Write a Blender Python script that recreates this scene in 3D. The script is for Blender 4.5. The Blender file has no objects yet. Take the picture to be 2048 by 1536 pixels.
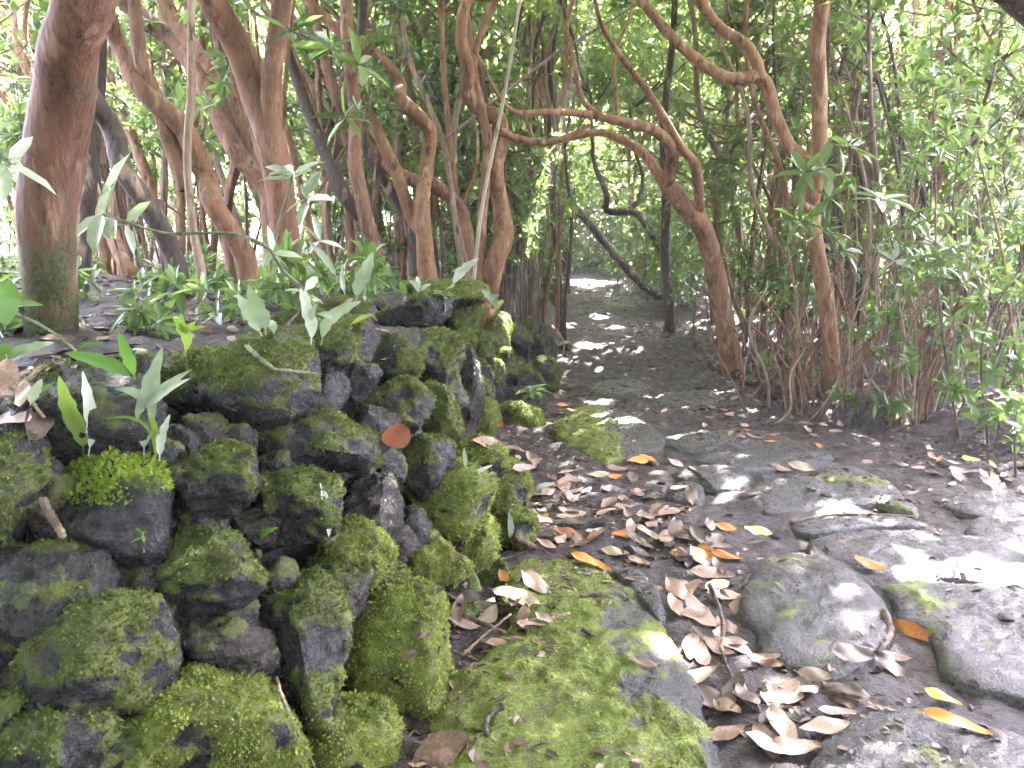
import bpy, math
import numpy as np
from mathutils import Vector, Matrix
from mathutils.bvhtree import BVHTree

SC = bpy.context.scene
COL = SC.collection
R = math.radians
rng = np.random.default_rng(11)

# ------------------------------------------------------------------ camera
F = 1607.0                      # focal length in photograph pixels (2048 wide)
PITCH = R(9.47)
CAM = np.array([0.0, 0.0, 1.1])
cd = bpy.data.cameras.new("camera")
cd.sensor_width = 36.0
cd.lens = 36.0 * F / 2048.0
cd.clip_start = 0.02
cd.clip_end = 500
cam = bpy.data.objects.new("camera", cd)
cam.location = CAM
cam.rotation_euler = (math.pi / 2 - PITCH, 0, 0)
COL.objects.link(cam)
SC.camera = cam

# ------------------------------------------------------------------ sky, sun, exposure
SUN_EL, SUN_AZ = R(54), R(24)   # azimuth measured from the view direction (+Y) towards +X
SUN = np.array([math.sin(SUN_AZ) * math.cos(SUN_EL), math.cos(SUN_AZ) * math.cos(SUN_EL), math.sin(SUN_EL)])
w = bpy.data.worlds.new("World")
SC.world = w
w.use_nodes = True
nt = w.node_tree
bg = nt.nodes["Background"]
sky = nt.nodes.new("ShaderNodeTexSky")
sky.sky_type = 'NISHITA'
sky.sun_disc = False
sky.sun_elevation = SUN_EL
sky.sun_rotation = SUN_AZ
sky.dust_density = 3.0
sky.ozone_density = 0.4
hs = nt.nodes.new("ShaderNodeHueSaturation")     # thin bright haze: a paler sky
hs.inputs["Saturation"].default_value = .55
tint = nt.nodes.new("ShaderNodeMix"); tint.data_type = 'RGBA'; tint.blend_type = 'MULTIPLY'
tint.inputs[0].default_value = 1; tint.inputs[7].default_value = (1.05, .93, 1.07, 1)
nt.links.new(sky.outputs[0], hs.inputs["Color"])
nt.links.new(hs.outputs[0], tint.inputs[6])
nt.links.new(tint.outputs[2], bg.inputs[0])
bg.inputs[1].default_value = 0.15
sl = bpy.data.lights.new("sun", 'SUN')
sl.energy = 3.6
sl.angle = R(0.55)
sl.color = (1.0, 0.95, 0.90)
so = bpy.data.objects.new("sun", sl)
so.rotation_euler = Vector(SUN).to_track_quat('Z', 'Y').to_euler()
so.location = (6, 12, 30)
COL.objects.link(so)
vs = SC.view_settings
vs.view_transform = 'Standard'
vs.look = 'None'
vs.exposure = 5.5
vs.gamma = 1.0
SC.render.engine = 'CYCLES'
cy = SC.cycles
cy.max_bounces = 7
cy.diffuse_bounces = 4
cy.glossy_bounces = 3
cy.transmission_bounces = 4
cy.transparent_max_bounces = 4
cy.use_denoising = True
cy.sample_clamp_indirect = 6.0
cy.caustics_reflective = False
cy.caustics_refractive = False

# ------------------------------------------------------------------ noise
_p = np.random.default_rng(3).permutation(256)
_p = np.concatenate([_p, _p, _p])
_g = np.random.default_rng(4).normal(size=(256, 3))
_g /= np.linalg.norm(_g, axis=1)[:, None]

def perlin(P):
    P = np.asarray(P, float)
    i = np.floor(P).astype(int)
    f = P - i
    i &= 255
    u = f * f * f * (f * (f * 6 - 15) + 10)
    out = 0
    for dx in (0, 1):
        for dy in (0, 1):
            for dz in (0, 1):
                h = _p[_p[_p[i[:, 0] + dx] + i[:, 1] + dy] + i[:, 2] + dz]
                d = (_g[h] * (f - np.array([dx, dy, dz]))).sum(1)
                wgt = (u[:, 0] if dx else 1 - u[:, 0]) * (u[:, 1] if dy else 1 - u[:, 1]) * (u[:, 2] if dz else 1 - u[:, 2])
                out = out + wgt * d
    return out * 1.6

def fbm(P, octv=4, gain=0.5):
    P = np.asarray(P, float)
    s, a = 0, 1.0
    for k in range(octv):
        s = s + a * perlin(P * 2 ** k + 17.3 * k)
        a *= gain
    return s

def sstep(a, b, x):
    t = np.clip((x - a) / (b - a), 0, 1)
    return t * t * (3 - 2 * t)

# ------------------------------------------------------------------ pixel -> ray
CP, SP = math.cos(PITCH), math.sin(PITCH)
FWD = np.array([0, CP, -SP])
UP = np.array([0, SP, CP])
RIGHT = np.array([1.0, 0, 0])

def ray(px, py):
    return FWD + (px - 1024) / F * RIGHT + (768 - py) / F * UP

def at(px, py, Y):
    d = ray(px, py)
    return CAM + d * (Y / d[1])

def mpp(P):                       # metres per photograph pixel at P
    return float((np.asarray(P) - CAM) @ FWD) / F

# ------------------------------------------------------------------ the lie of the land
# line of the wall's foot (x, y); soil is held up to its left
FOOT = np.array([(-2.6, .55), (-1.6, .72), (-1.0, .92), (-.6, 1.22), (-.38, 1.52), (-.22, 1.95), (-.14, 2.25), (-.03, 2.6), (.03, 2.95),
                 (-.02, 3.3), (-.06, 3.8), (-.05, 4.7), (.13, 5.7), (.36, 6.7), (.44, 7.4), (.55, 9), (.72, 11), (.98, 14), (1.3, 20), (2.2, 40)])
EDGE_Y = [-3, 3.0, 3.9, 5.4, 7.0, 10, 14, 20, 40]
EDGE_X = [3.6, 3.0, 2.6, 2.05, 1.95, 1.85, 1.82, 2.15, 3.0]

def foot_dist(x, y):
    best = np.full(x.shape, 1e9)
    sgn = np.zeros(x.shape)
    yy = np.zeros(x.shape)
    for a, b in zip(FOOT[:-1], FOOT[1:]):
        d = b - a
        t = np.clip(((x - a[0]) * d[0] + (y - a[1]) * d[1]) / (d @ d), 0, 1)
        qx, qy = a[0] + t * d[0], a[1] + t * d[1]
        r2 = (x - qx) ** 2 + (y - qy) ** 2
        side = d[0] * (y - a[1]) - d[1] * (x - a[0])
        m = r2 < best
        best = np.where(m, r2, best)
        sgn = np.where(m, np.sign(side), sgn)
        yy = np.where(m, qy, yy)
    return np.sqrt(best) * sgn, yy

def wall_h(y):
    return np.interp(y, [0, 1.6, 4.6, 5.3, 5.9, 6.7, 7.3, 8.5, 14, 40], [.80, .84, .86, .80, .52, .46, .16, .12, .22, .4])

def wall_b(y):
    return np.interp(y, [0, 1.3, 2.2, 4.7, 6, 8, 40], [.62, .60, .36, .40, .30, .35, .8])

def path_z(y):
    return np.interp(y, [-5, 7, 24, 60], [0, 0, .80, 1.6])

def env(x, y, back=0.0):
    """the outer face of wall, bank and path as a height; back moves the bank behind the wall stones"""
    x = np.asarray(x, float); y = np.asarray(y, float)
    d, yy = foot_dist(x, y)
    h = wall_h(yy) * np.clip((d - back) / wall_b(yy), 0, 1) + np.clip(d - .8, 0, 8) * .05
    r = np.clip(x - np.interp(y, EDGE_Y, EDGE_X), 0, 9)
    return path_z(y) + h + .16 * sstep(0, .9, r) + r * .03

def terrain(x, y):
    x = np.asarray(x, float); y = np.asarray(y, float)
    P = np.stack([x, y, np.zeros_like(x)], -1).reshape(-1, 3)
    n = (.030 * fbm(P * 1.7, 3) + .018 * fbm(P * 7, 5, .62)).reshape(x.shape)
    n2 = (.05 * fbm(P * .6 + 9, 2)).reshape(x.shape)
    far = sstep(3, 9, np.abs(y))
    return env(x, y, .19) + n * (1 + .5 * far) + n2 * far - .012

def hit(px, py, far=45):
    d = ray(px, py)
    t = np.concatenate([np.arange(.5, 8, .01), np.arange(8, far, .05)])
    P = CAM + d * t[:, None]
    e = env(P[:, 0], P[:, 1])
    k = np.argmax(P[:, 2] < e)
    if not (P[k, 2] < e[k]):
        return None
    return P[k]

# ------------------------------------------------------------------ object helpers
def rawmesh(name, V, faces, smooth=True, attr=None):
    V = np.ascontiguousarray(V, np.float32)
    me = bpy.data.meshes.new(name)
    me.vertices.add(len(V))
    me.vertices.foreach_set("co", V.ravel())
    if isinstance(faces, np.ndarray):
        faces = [faces]
    faces = [np.asarray(f, np.int32) for f in faces if len(f)]
    idx = np.concatenate([f.ravel() for f in faces])
    tot = np.concatenate([np.full(len(f), f.shape[1], np.int32) for f in faces])
    me.loops.add(len(idx))
    me.loops.foreach_set("vertex_index", idx)
    me.polygons.add(len(tot))
    me.polygons.foreach_set("loop_start", np.concatenate([[0], np.cumsum(tot)[:-1]]).astype(np.int32))
    me.polygons.foreach_set("use_smooth", np.full(len(tot), smooth, bool))
    me.update(calc_edges=True)
    for k, v in (attr or {}).items():
        a = me.attributes.new(k, 'FLOAT', 'POINT')
        a.data.foreach_set("value", np.ascontiguousarray(v, np.float32))
    return me

def link(name, me, mat=None, parent=None, loc=(0, 0, 0)):
    o = bpy.data.objects.new(name, me)
    o.location = loc
    if mat is not None and not me.materials:
        me.materials.append(mat)
    if parent is not None:
        o.parent = parent
    COL.objects.link(o)
    return o

def tag(o, label=None, cat=None, group=None, kind=None):
    if label: o['label'] = label
    if cat: o['category'] = cat
    if group: o['group'] = group
    if kind: o['kind'] = kind
    return o

def thing(name, label, cat, loc, group=None):
    o = bpy.data.objects.new(name, None)
    o.empty_display_size = .05
    o.location = [float(v) for v in loc]
    COL.objects.link(o)
    return tag(o, label, cat, group)

def dup(root, loc, rz, sc, label=None, group=None):
    r = root.copy(); COL.objects.link(r)
    r.location = [float(v) for v in loc]; r.rotation_euler = (0, 0, rz); r.scale = (sc, sc, sc)
    if label: r['label'] = label
    if group: r['group'] = group
    for ch in KIDS[root.name]:
        c = ch.copy(); COL.objects.link(c); c.parent = r
    return r

KIDS = {}

class Buf:
    """collects shapes; becomes ONE mesh"""
    def __init__(s):
        s.v, s.q, s.t, s.n = [], [], [], 0
    def add(s, V, quads=None, tris=None):
        s.v.append(np.asarray(V, float))
        if quads is not None and len(quads): s.q.append(np.asarray(quads) + s.n)
        if tris is not None and len(tris): s.t.append(np.asarray(tris) + s.n)
        s.n += len(V)
        return s
    def mesh(s, name, smooth=True, origin=(0, 0, 0)):
        f = []
        if s.q: f.append(np.concatenate(s.q))
        if s.t: f.append(np.concatenate(s.t))
        return rawmesh(name, np.concatenate(s.v) - np.asarray(origin, float), f, smooth)

def unit(v):
    v = np.asarray(v, float)
    return v / np.maximum(np.linalg.norm(v, axis=-1, keepdims=True), 1e-9)

def spline(P, n):
    """Catmull-Rom through rows of P, n samples"""
    P = np.asarray(P, float)
    if len(P) == 2:
        t = np.linspace(0, 1, n)[:, None]
        return P[0] * (1 - t) + P[1] * t
    L = np.concatenate([[0], np.cumsum(np.maximum(np.linalg.norm(np.diff(P[:, :3], axis=0), axis=1), 1e-9))])
    m = np.empty_like(P)
    m[1:-1] = (P[2:] - P[:-2]) / (L[2:] - L[:-2])[:, None]
    m[0] = (P[1] - P[0]) / (L[1] - L[0]); m[-1] = (P[-1] - P[-2]) / (L[-1] - L[-2])
    s = np.linspace(0, L[-1], n)
    k = np.clip(np.searchsorted(L, s, 'right') - 1, 0, len(P) - 2)
    h = (L[k + 1] - L[k])[:, None]
    t = (s - L[k])[:, None] / h
    return ((2 * t ** 3 - 3 * t ** 2 + 1) * P[k] + (t ** 3 - 2 * t ** 2 + t) * h * m[k] + (3 * t ** 2 - 2 * t ** 3) * P[k + 1] + (t ** 3 - t ** 2) * h * m[k + 1])

def tube(P, rad, seg=10, n=None, rough=0.0, seed=0):
    P = np.asarray(P, float); rad = np.asarray(rad, float)
    if n is None: n = max(6, 5 * len(P))
    S = spline(np.column_stack([P, rad]), n)
    C, r = S[:, :3], np.maximum(S[:, 3], 5e-4)
    T = unit(np.gradient(C, axis=0))
    a = np.array([1.0, 0, 0]) if abs(T[0, 0]) < .8 else np.array([0, 1.0, 0])
    u = unit(np.cross(T[0], a))
    U = []
    for t in T:
        u = unit(u - t * (u @ t)); U.append(u)
    U = np.array(U); W = np.cross(T, U)
    ang = np.linspace(0, 2 * math.pi, seg, endpoint=False)
    V = C[:, None] + r[:, None, None] * (np.cos(ang)[None, :, None] * U[:, None] + np.sin(ang)[None, :, None] * W[:, None])
    if rough:
        Q = V.reshape(-1, 3)
        D = Q - np.repeat(C, seg, 0)
        m = 1 + rough * (fbm(Q * 5 + seed, 2) + .5 * fbm(Q * 16 + seed, 2))
        V = (np.repeat(C, seg, 0) + D * m[:, None]).reshape(n, seg, 3)
    i = np.arange(n - 1)[:, None] * seg; j = np.arange(seg)[None, :]; j2 = (j + 1) % seg
    q = np.stack([i + j, i + j2, i + seg + j2, i + seg + j], -1).reshape(-1, 4)
    V = V.reshape(-1, 3)
    V = np.vstack([V, C[0], C[-1]])
    c0, c1 = n * seg, n * seg + 1
    jj = np.arange(seg)
    tr = np.vstack([np.stack([np.full(seg, c0), (jj + 1) % seg, jj], -1),
                    np.stack([np.full(seg, c1), (n - 1) * seg + jj, (n - 1) * seg + (jj + 1) % seg], -1)])
    return V, q, tr

# leaf outlines: (along, across, lift)
_LEAF = {
    0: (np.array([(0, 0, 0), (.5, -.5, .06), (1, 0, -.06), (.5, .5, .06)]), [(0, 1, 2, 3)], []),
    1: (np.array([(0, 0, 0), (.33, -.45, .05), (.72, -.36, .02), (1, 0, -.10), (.72, .36, .02), (.33, .45, .05), (.35, 0, -.02), (.72, 0, -.05)]),
        [(1, 2, 7, 6), (6, 7, 4, 5)], [(0, 1, 6), (0, 6, 5), (2, 3, 7), (7, 3, 4)]),
}

def leaves(C, A, N, L, W, lod=0):
    """C base points, A axes, N normals (n,3); L, W (n,)"""
    tv, tq, tt = _LEAF[lod]
    n = len(C)
    A = unit(A); S = unit(np.cross(N, A)); N = np.cross(A, S)
    L = np.broadcast_to(L, n)[:, None, None]; W = np.broadcast_to(W, n)[:, None, None]
    V = C[:, None] + L * tv[None, :, 0:1] * A[:, None] + W * tv[None, :, 1:2] * S[:, None] + L * tv[None, :, 2:3] * N[:, None]
    off = (np.arange(n) * len(tv))[:, None, None]
    q = (np.array(tq)[None] + off).reshape(-1, 4)
    t = (np.array(tt)[None] + off).reshape(-1, 3) if tt else None
    return V.reshape(-1, 3), q, t

def whorls(tips, axes, per, L, ratio, g, lift=(.1, .6), flat=.35):
    """leaf whorls at twig tips -> C, A, N, L, W"""
    n = len(tips)
    tips = np.repeat(tips, per, 0); axes = unit(np.repeat(axes, per, 0))
    k = np.tile(np.arange(per), n)
    ph = k * 2.4 + np.repeat(g.uniform(0, 6.3, n), per) + g.normal(0, .25, n * per)
    a = np.where(np.abs(axes[:, 2:3]) > .9, np.array([[1.0, 0, 0]]), np.array([[0, 0, 1.0]]))
    u = unit(np.cross(axes, a)); v = np.cross(axes, u)
    e = g.uniform(lift[0], lift[1], n * per)[:, None]
    A = (np.cos(ph)[:, None] * u + np.sin(ph)[:, None] * v) * np.cos(e) + axes * np.sin(e)
    A[:, 2] -= .15
    N = unit(np.array([[0, 0, 1.0]]) * (1 - flat) + axes * flat + g.normal(0, .28, (n * per, 3)))
    Ln = L * g.uniform(.65, 1.15, n * per)
    C = tips - axes * (k * .004)[:, None]
    return C, A, N, Ln, Ln * ratio

# ------------------------------------------------------------------ materials
def new_mat(name):
    m = bpy.data.materials.new(name)
    m.use_nodes = True
    t = m.node_tree
    for n in list(t.nodes): t.nodes.remove(n)
    out = t.nodes.new("ShaderNodeOutputMaterial")
    return m, t, out

class G:
    def __init__(s, t): s.t = t
    def n(s, typ, ins=None, **kw):
        nd = s.t.nodes.new("ShaderNode" + typ)
        for k, v in kw.items(): setattr(nd, k, v)
        for k, v in (ins or {}).items():
            if hasattr(v, 'node') or hasattr(v, 'is_linked'): s.t.links.new(v, nd.inputs[k])
            else: nd.inputs[k].default_value = v
        return nd
    def noise(s, vec, scale, detail=4, rough=.55):
        return s.n("TexNoise", {"Vector": vec, "Scale": scale, "Detail": detail, "Roughness": rough}).outputs["Fac"]
    def ramp(s, fac, stops, mode='LINEAR'):
        r = s.n("ValToRGB", {"Fac": fac})
        cr = r.color_ramp
        cr.interpolation = mode
        while len(cr.elements) < len(stops): cr.elements.new(.5)
        for e, (p, c) in zip(cr.elements, stops):
            e.position = p; e.color = (*c, 1) if len(c) == 3 else c
        return r.outputs[0]
    def mix(s, f, a, b):
        nd = s.n("Mix", data_type='RGBA')
        for k, v in ((0, f), (6, a), (7, b)):
            if hasattr(v, 'is_linked'): s.t.links.new(v, nd.inputs[k])
            else: nd.inputs[k].default_value = v if k == 0 else (*v, 1)
        return nd.outputs[2]
    def math(s, op, a, b=0.0, clamp=False):
        return s.n("Math", {0: a, 1: b}, operation=op, use_clamp=clamp).outputs[0]
    def bump(s, h, strength=.5, dist=.01):
        return s.n("Bump", {"Height": h, "Strength": strength, "Distance": dist}).outputs[0]

def coords(g, kind="Object"):
    tc = g.n("TexCoord").outputs[kind]
    oi = g.n("ObjectInfo")
    return g.n("VectorMath", {0: tc, 1: g.n("CombineXYZ", {0: g.math('MULTIPLY', oi.outputs["Random"], 37.0), 1: oi.outputs["Random"]}).outputs[0]}, operation='ADD').outputs[0]

def stone_mat(name, lo, hi, rough=.55, mosslo=(.020, .028, .006), mosshi=(.125, .150, .030)):
    m, t, out = new_mat(name); g = G(t)
    v = coords(g)
    big = g.noise(v, 9, 3); fine = g.noise(v, 70, 6, .7); pit = g.noise(v, 160, 3)
    rock = g.ramp(g.math('ADD', g.math('MULTIPLY', big, .6), g.math('MULTIPLY', fine, .4)), [(.32, lo), (.55, tuple((a + b) / 2 for a, b in zip(lo, hi))), (.72, hi)])
    rock = g.mix(g.ramp(pit, [(.34, (1, 1, 1)), (.44, (0, 0, 0))]), rock, tuple(.25 * a for a in lo))
    ms = g.n("Attribute", attribute_name="moss").outputs["Fac"]
    md = g.noise(v, 150, 4, .7)
    edge = g.math('ADD', ms, g.math('MULTIPLY', g.math('SUBTRACT', md, .5), .9))
    mfac = g.ramp(edge, [(.40, (0, 0, 0)), (.58, (1, 1, 1))])
    mc = g.ramp(g.math('ADD', g.math('MULTIPLY', g.noise(v, 16, 4, .6), .6), g.math('MULTIPLY', md, .4)), [(.36, mosslo), (.50, tuple((a + b) * .42 for a, b in zip(mosslo, mosshi))), (.64, mosshi)])
    mc = g.mix(g.ramp(g.noise(v, 11, 3), [(.55, (0, 0, 0)), (.68, (.7, .7, .7))]), mc, (.060, .045, .018))
    col = g.mix(mfac, rock, mc)
    p = g.n("BsdfPrincipled", {"Base Color": col, "Roughness": g.math('ADD', g.math('MULTIPLY', mfac, .35), g.math('MULTIPLY', fine, rough)), "Specular IOR Level": .4})
    b1 = g.bump(fine, .8, .018)
    b2 = g.n("Bump", {"Height": g.math('ADD', md, pit), "Strength": .6, "Distance": .006, "Normal": b1}).outputs[0]
    t.links.new(b2, p.inputs["Normal"])
    t.links.new(p.outputs[0], out.inputs[0])
    return m

def leaf_mat(name, stops, rough=.32, trans=.35, tcol=(.30, .48, .06), spec=.5, isl=True, broad=0):
    m, t, out = new_mat(name); g = G(t)
    geo = g.n("NewGeometry")
    oi = g.n("ObjectInfo").outputs["Random"]
    r = g.math('FRACT', g.math('ADD', geo.outputs["Random Per Island"], oi)) if isl else oi
    v = g.n("TexCoord").outputs["Object"]
    f = g.math('ADD', g.math('MULTIPLY', r, .75 - broad), g.math('MULTIPLY', g.noise(v, 24 if not broad else 15, 3), .25 + broad)) if not broad else g.n('MapRange', {'Value': g.math('ADD', g.math('MULTIPLY', r, .3), g.math('MULTIPLY', g.noise(v, 15, 4, .6), .7)), 'From Min': .3, 'From Max': .72}).outputs[0]
    c = g.ramp(f, stops)
    p = g.n("BsdfPrincipled", {"Base Color": c, "Roughness": rough, "Specular IOR Level": spec})
    if trans:
        tr = g.n("BsdfTranslucent", {"Color": g.mix(.75, c, tcol)})
        mx = g.n("MixShader", {0: trans, 1: p.outputs[0], 2: tr.outputs[0]})
        t.links.new(mx.outputs[0], out.inputs[0])
    else:
        t.links.new(p.outputs[0], out.inputs[0])
    return m

def bark_mat(name, lo, hi, moss=0.0, flake=(.34, .25, .18), mossz=(0, 1)):
    m, t, out = new_mat(name); g = G(t)
    v = coords(g)
    st = g.n("VectorMath", {0: v, 1: (1, 1, .28)}, operation='MULTIPLY').outputs[0]
    a = g.noise(st, 9, 4, .6); b = g.noise(st, 42, 5, .65)
    c = g.ramp(g.math('ADD', g.math('MULTIPLY', a, .6), g.math('MULTIPLY', b, .4)), [(.32, lo), (.5, tuple((x + y) / 2 for x, y in zip(lo, hi))), (.68, hi)])
    c = g.mix(g.ramp(g.noise(st, 15, 3), [(.56, (0, 0, 0)), (.66, (.85, .85, .85))]), c, flake)
    c = g.mix(g.ramp(g.noise(st, 26, 5, .7), [(.56, (0, 0, 0)), (.64, (.8, .8, .8))]), c, tuple(.3 * q for q in lo))
    c = g.mix(g.ramp(g.noise(v, 7, 4, .65), [(.58, (0, 0, 0)), (.68, (.55, .55, .55))]), c, (.085, .085, .055))
    if moss:
        z = g.n("SeparateXYZ", {0: g.n("TexCoord").outputs["Object"]}).outputs[2]
        hz = g.n("MapRange", {"Value": z, "From Min": mossz[0], "From Max": mossz[1], "To Min": moss, "To Max": 0}).outputs[0]
        k = g.ramp(g.math('ADD', hz, g.math('SUBTRACT', g.noise(v, 12, 5, .6), .5)), [(.35, (0, 0, 0)), (.62, (.9, .9, .9))])
        c = g.mix(k, c, g.ramp(g.noise(v, 90, 3), [(.35, (.02, .028, .008)), (.7, (.075, .10, .03))]))
    p = g.n("BsdfPrincipled", {"Base Color": c, "Roughness": .72, "Specular IOR Level": .35, "Normal": g.bump(g.math('ADD', b, a), .8, .02)})
    t.links.new(p.outputs[0], out.inputs[0])
    return m

def ground_mat():
    m, t, out = new_mat("mud"); g = G(t)
    v = g.n("TexCoord").outputs["Object"]
    a = g.noise(v, 2.2, 5, .6); b = g.noise(v, 26, 6, .7); c0 = g.noise(v, 110, 4, .7)
    f = g.math('ADD', g.math('MULTIPLY', a, .45), g.math('MULTIPLY', b, .55))
    c = g.ramp(f, [(.36, (.011, .009, .011)), (.47, (.036, .028, .034)), (.57, (.074, .057, .063)), (.69, (.15, .110, .105))])
    c = g.mix(g.ramp(c0, [(.52, (0, 0, 0)), (.66, (.7, .7, .7))]), c, (.10, .077, .074))
    p = g.n("BsdfPrincipled", {"Base Color": c, "Roughness": g.n("MapRange", {"Value": a, "From Min": .35, "From Max": .65, "To Min": .42, "To Max": .85}).outputs[0], "Specular IOR Level": .4})
    b1 = g.bump(b, 1.0, .035)
    t.links.new(g.n("Bump", {"Height": c0, "Strength": .6, "Distance": .006, "Normal": b1}).outputs[0], p.inputs["Normal"])
    t.links.new(p.outputs[0], out.inputs[0])
    return m

def dead_mat(name, a, b, rough=.5):
    """dry fallen leaf: mottled, veined"""
    m, t, out = new_mat(name); g = G(t)
    v = coords(g)
    f = g.math('ADD', g.math('MULTIPLY', g.noise(v, 18, 4, .6), .7), g.math('MULTIPLY', g.n("ObjectInfo").outputs["Random"], .3))
    c = g.ramp(f, [(.30, a), (.62, b)])
    c = g.mix(g.ramp(g.noise(v, 60, 3), [(.60, (0, 0, 0)), (.70, (.6, .6, .6))]), c, tuple(.35 * x for x in a))
    p = g.n("BsdfPrincipled", {"Base Color": c, "Roughness": rough, "Specular IOR Level": .45, "Normal": g.bump(g.noise(v, 90, 3), .3, .003)})
    t.links.new(p.outputs[0], out.inputs[0])
    return m

M_STONE = stone_mat("basalt_with_moss", (.007, .007, .008), (.036, .034, .038))
M_BROWN = stone_mat("brown_basalt", (.012, .009, .008), (.050, .038, .033))
M_PAVE = stone_mat("worn_basalt", (.040, .038, .043), (.125, .115, .125), .6, (.062, .080, .014), (.27, .32, .075))
M_MOSS = leaf_mat("moss_leaflets", [(.1, (.028, .042, .008)), (.45, (.075, .105, .020)), (.8, (.125, .155, .034)), (.97, (.165, .175, .05))], .75, .25, (.30, .36, .05), .25, True, .3)
M_STONE_BRIGHT = stone_mat("basalt_with_bright_moss", (.007, .007, .008), (.036, .034, .038), .55, (.045, .058, .010), (.20, .23, .045))
M_MOSS_BRIGHT = leaf_mat("yellow_green_moss_leaflets", [(.1, (.07, .10, .014)), (.45, (.16, .20, .032)), (.8, (.235, .275, .058)), (.97, (.29, .30, .08))], .75, .25, (.42, .50, .08), .25, True, .3)
M_TUFT = leaf_mat("bright_moss_leaflets", [(.1, (.10, .15, .015)), (.8, (.26, .34, .05))], .7, .3, (.40, .52, .06), .25)
M_MUD = ground_mat()
M_RED = bark_mat("red_brown_bark", (.085, .043, .026), (.27, .138, .078), flake=(.30, .19, .13))
M_ORANGE = bark_mat("orange_brown_bark", (.10, .053, .029), (.33, .175, .092), flake=(.36, .24, .16))
M_DARK = bark_mat("dark_bark", (.030, .024, .022), (.095, .070, .058))
M_PALE = bark_mat("pale_bark", (.12, .085, .062), (.34, .24, .17))
M_MOSSBARK = bark_mat("mossy_red_bark", (.055, .027, .017), (.18, .085, .048), .85, (.26, .15, .10), (-.1, .85))
M_GREY = bark_mat("grey_bark", (.06, .055, .052), (.18, .165, .155), .5, (.22, .21, .2), (0, 8))
GREEN = [(.05, (.026, .056, .022)), (.45, (.052, .105, .038)), (.8, (.095, .165, .058)), (1, (.18, .23, .08))]
M_LEAF = leaf_mat("glossy_leaves", GREEN, .24, .38, (.32, .50, .11), .9)
M_CANOPY = leaf_mat("canopy_leaves", [(.05, (.03, .058, .024)), (.6, (.062, .112, .042)), (1, (.13, .18, .07))], .26, .46, (.42, .56, .17), .8)
M_FROND = leaf_mat("pale_sheen_fronds", [(.1, (.20, .25, .17)), (.9, (.48, .50, .44))], .3, .2, (.28, .48, .12), .6, True, .3)  # pale albedo paints the fronds' specular sheen into their colour
M_YFROND = leaf_mat("yellow_green_fronds", [(.1, (.10, .18, .03)), (.9, (.20, .29, .06))], .35, .35, (.34, .52, .07))
M_DFROND = leaf_mat("deep_green_fronds", [(.1, (.03, .08, .018)), (.9, (.06, .13, .03))], .35, .35, (.18, .38, .05))
M_TWIG = bark_mat("twig_bark", (.045, .032, .027), (.16, .11, .085))
M_PTWIG = bark_mat("pale_twig_bark", (.16, .11, .08), (.38, .28, .21))
M_LIANA = bark_mat('pale_liana_bark', (.20, .18, .12), (.40, .36, .27))
M_VINE = bark_mat("green_vine_bark", (.08, .10, .05), (.20, .24, .13))
DEAD = {
    'brown': dead_mat("brown_leaf", (.14, .080, .064), (.33, .21, .17)),
    'pink': dead_mat("pinkish_leaf", (.25, .16, .14), (.46, .34, .30)),
    'dark': dead_mat("dark_wet_leaf", (.045, .032, .030), (.13, .090, .080), .32),
    'pale': dead_mat("pale_leaf", (.42, .30, .21), (.62, .50, .40)),
    'orange': dead_mat("orange_leaf", (.36, .115, .028), (.56, .25, .06)),
    'yellow': dead_mat("yellow_leaf", (.58, .36, .06), (.72, .55, .22)),
    'green': dead_mat("greenish_yellow_leaf", (.32, .36, .10), (.58, .60, .30)),
    'rust': dead_mat("rust_red_leaf", (.19, .062, .036), (.30, .10, .055)),
}

# ------------------------------------------------------------------ ground and path
def grow(a, b, s0, k):
    out = [a]
    s = s0
    while out[-1] < b:
        out.append(out[-1] + s); s *= k
    return out

gx = np.array(sorted(set([-v for v in grow(1.7, 120, .03, 1.09)] + list(np.arange(-1.68, 3.2, .024)) + grow(3.2, 120, .03, 1.09))))
gy = np.array(sorted(set([-v for v in grow(-.5, 60, .06, 1.2)] + list(np.arange(.5, 6, .024)) + grow(6, 160, .026, 1.022))))
X, Y = np.meshgrid(gx, gy)
Z = terrain(X, Y)
TV = np.stack([X, Y, Z], -1).reshape(-1, 3)
nx = len(gx)
ii = (np.arange(len(gy) - 1)[:, None] * nx + np.arange(nx - 1)[None]).ravel()
TQ = np.stack([ii, ii + 1, ii + nx + 1, ii + nx], -1)
ctr = TV[TQ].mean(1)
fd, _ = foot_dist(ctr[:, 0], ctr[:, 1])
onpath = (fd < 0) & (ctr[:, 0] < np.interp(ctr[:, 1], EDGE_Y, EDGE_X)) & (ctr[:, 1] > -4) & (ctr[:, 1] < 45)

def submesh(name, V, Q, mask):
    q = Q[mask]
    u, inv = np.unique(q, return_inverse=True)
    return rawmesh(name, V[u], inv.reshape(-1, 4))

tag(link("path", submesh("path", TV, TQ, onpath), M_MUD), kind="structure")
tag(link("ground", submesh("ground", TV, TQ, ~onpath), M_MUD), kind="structure")

# things to drop onto: triangles in world space
BV, BT, BN = [], [], 0
def solid(V, T):
    global BN
    BV.append(np.asarray(V)); BT.append(np.asarray(T) + BN); BN += len(V)
near = (ctr[:, 0] > -4) & (ctr[:, 0] < 5) & (ctr[:, 1] > .3) & (ctr[:, 1] < 24)
_q = TQ[near]
solid(TV, np.vstack([_q[:, [0, 1, 2]], _q[:, [0, 2, 3]]]))

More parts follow.
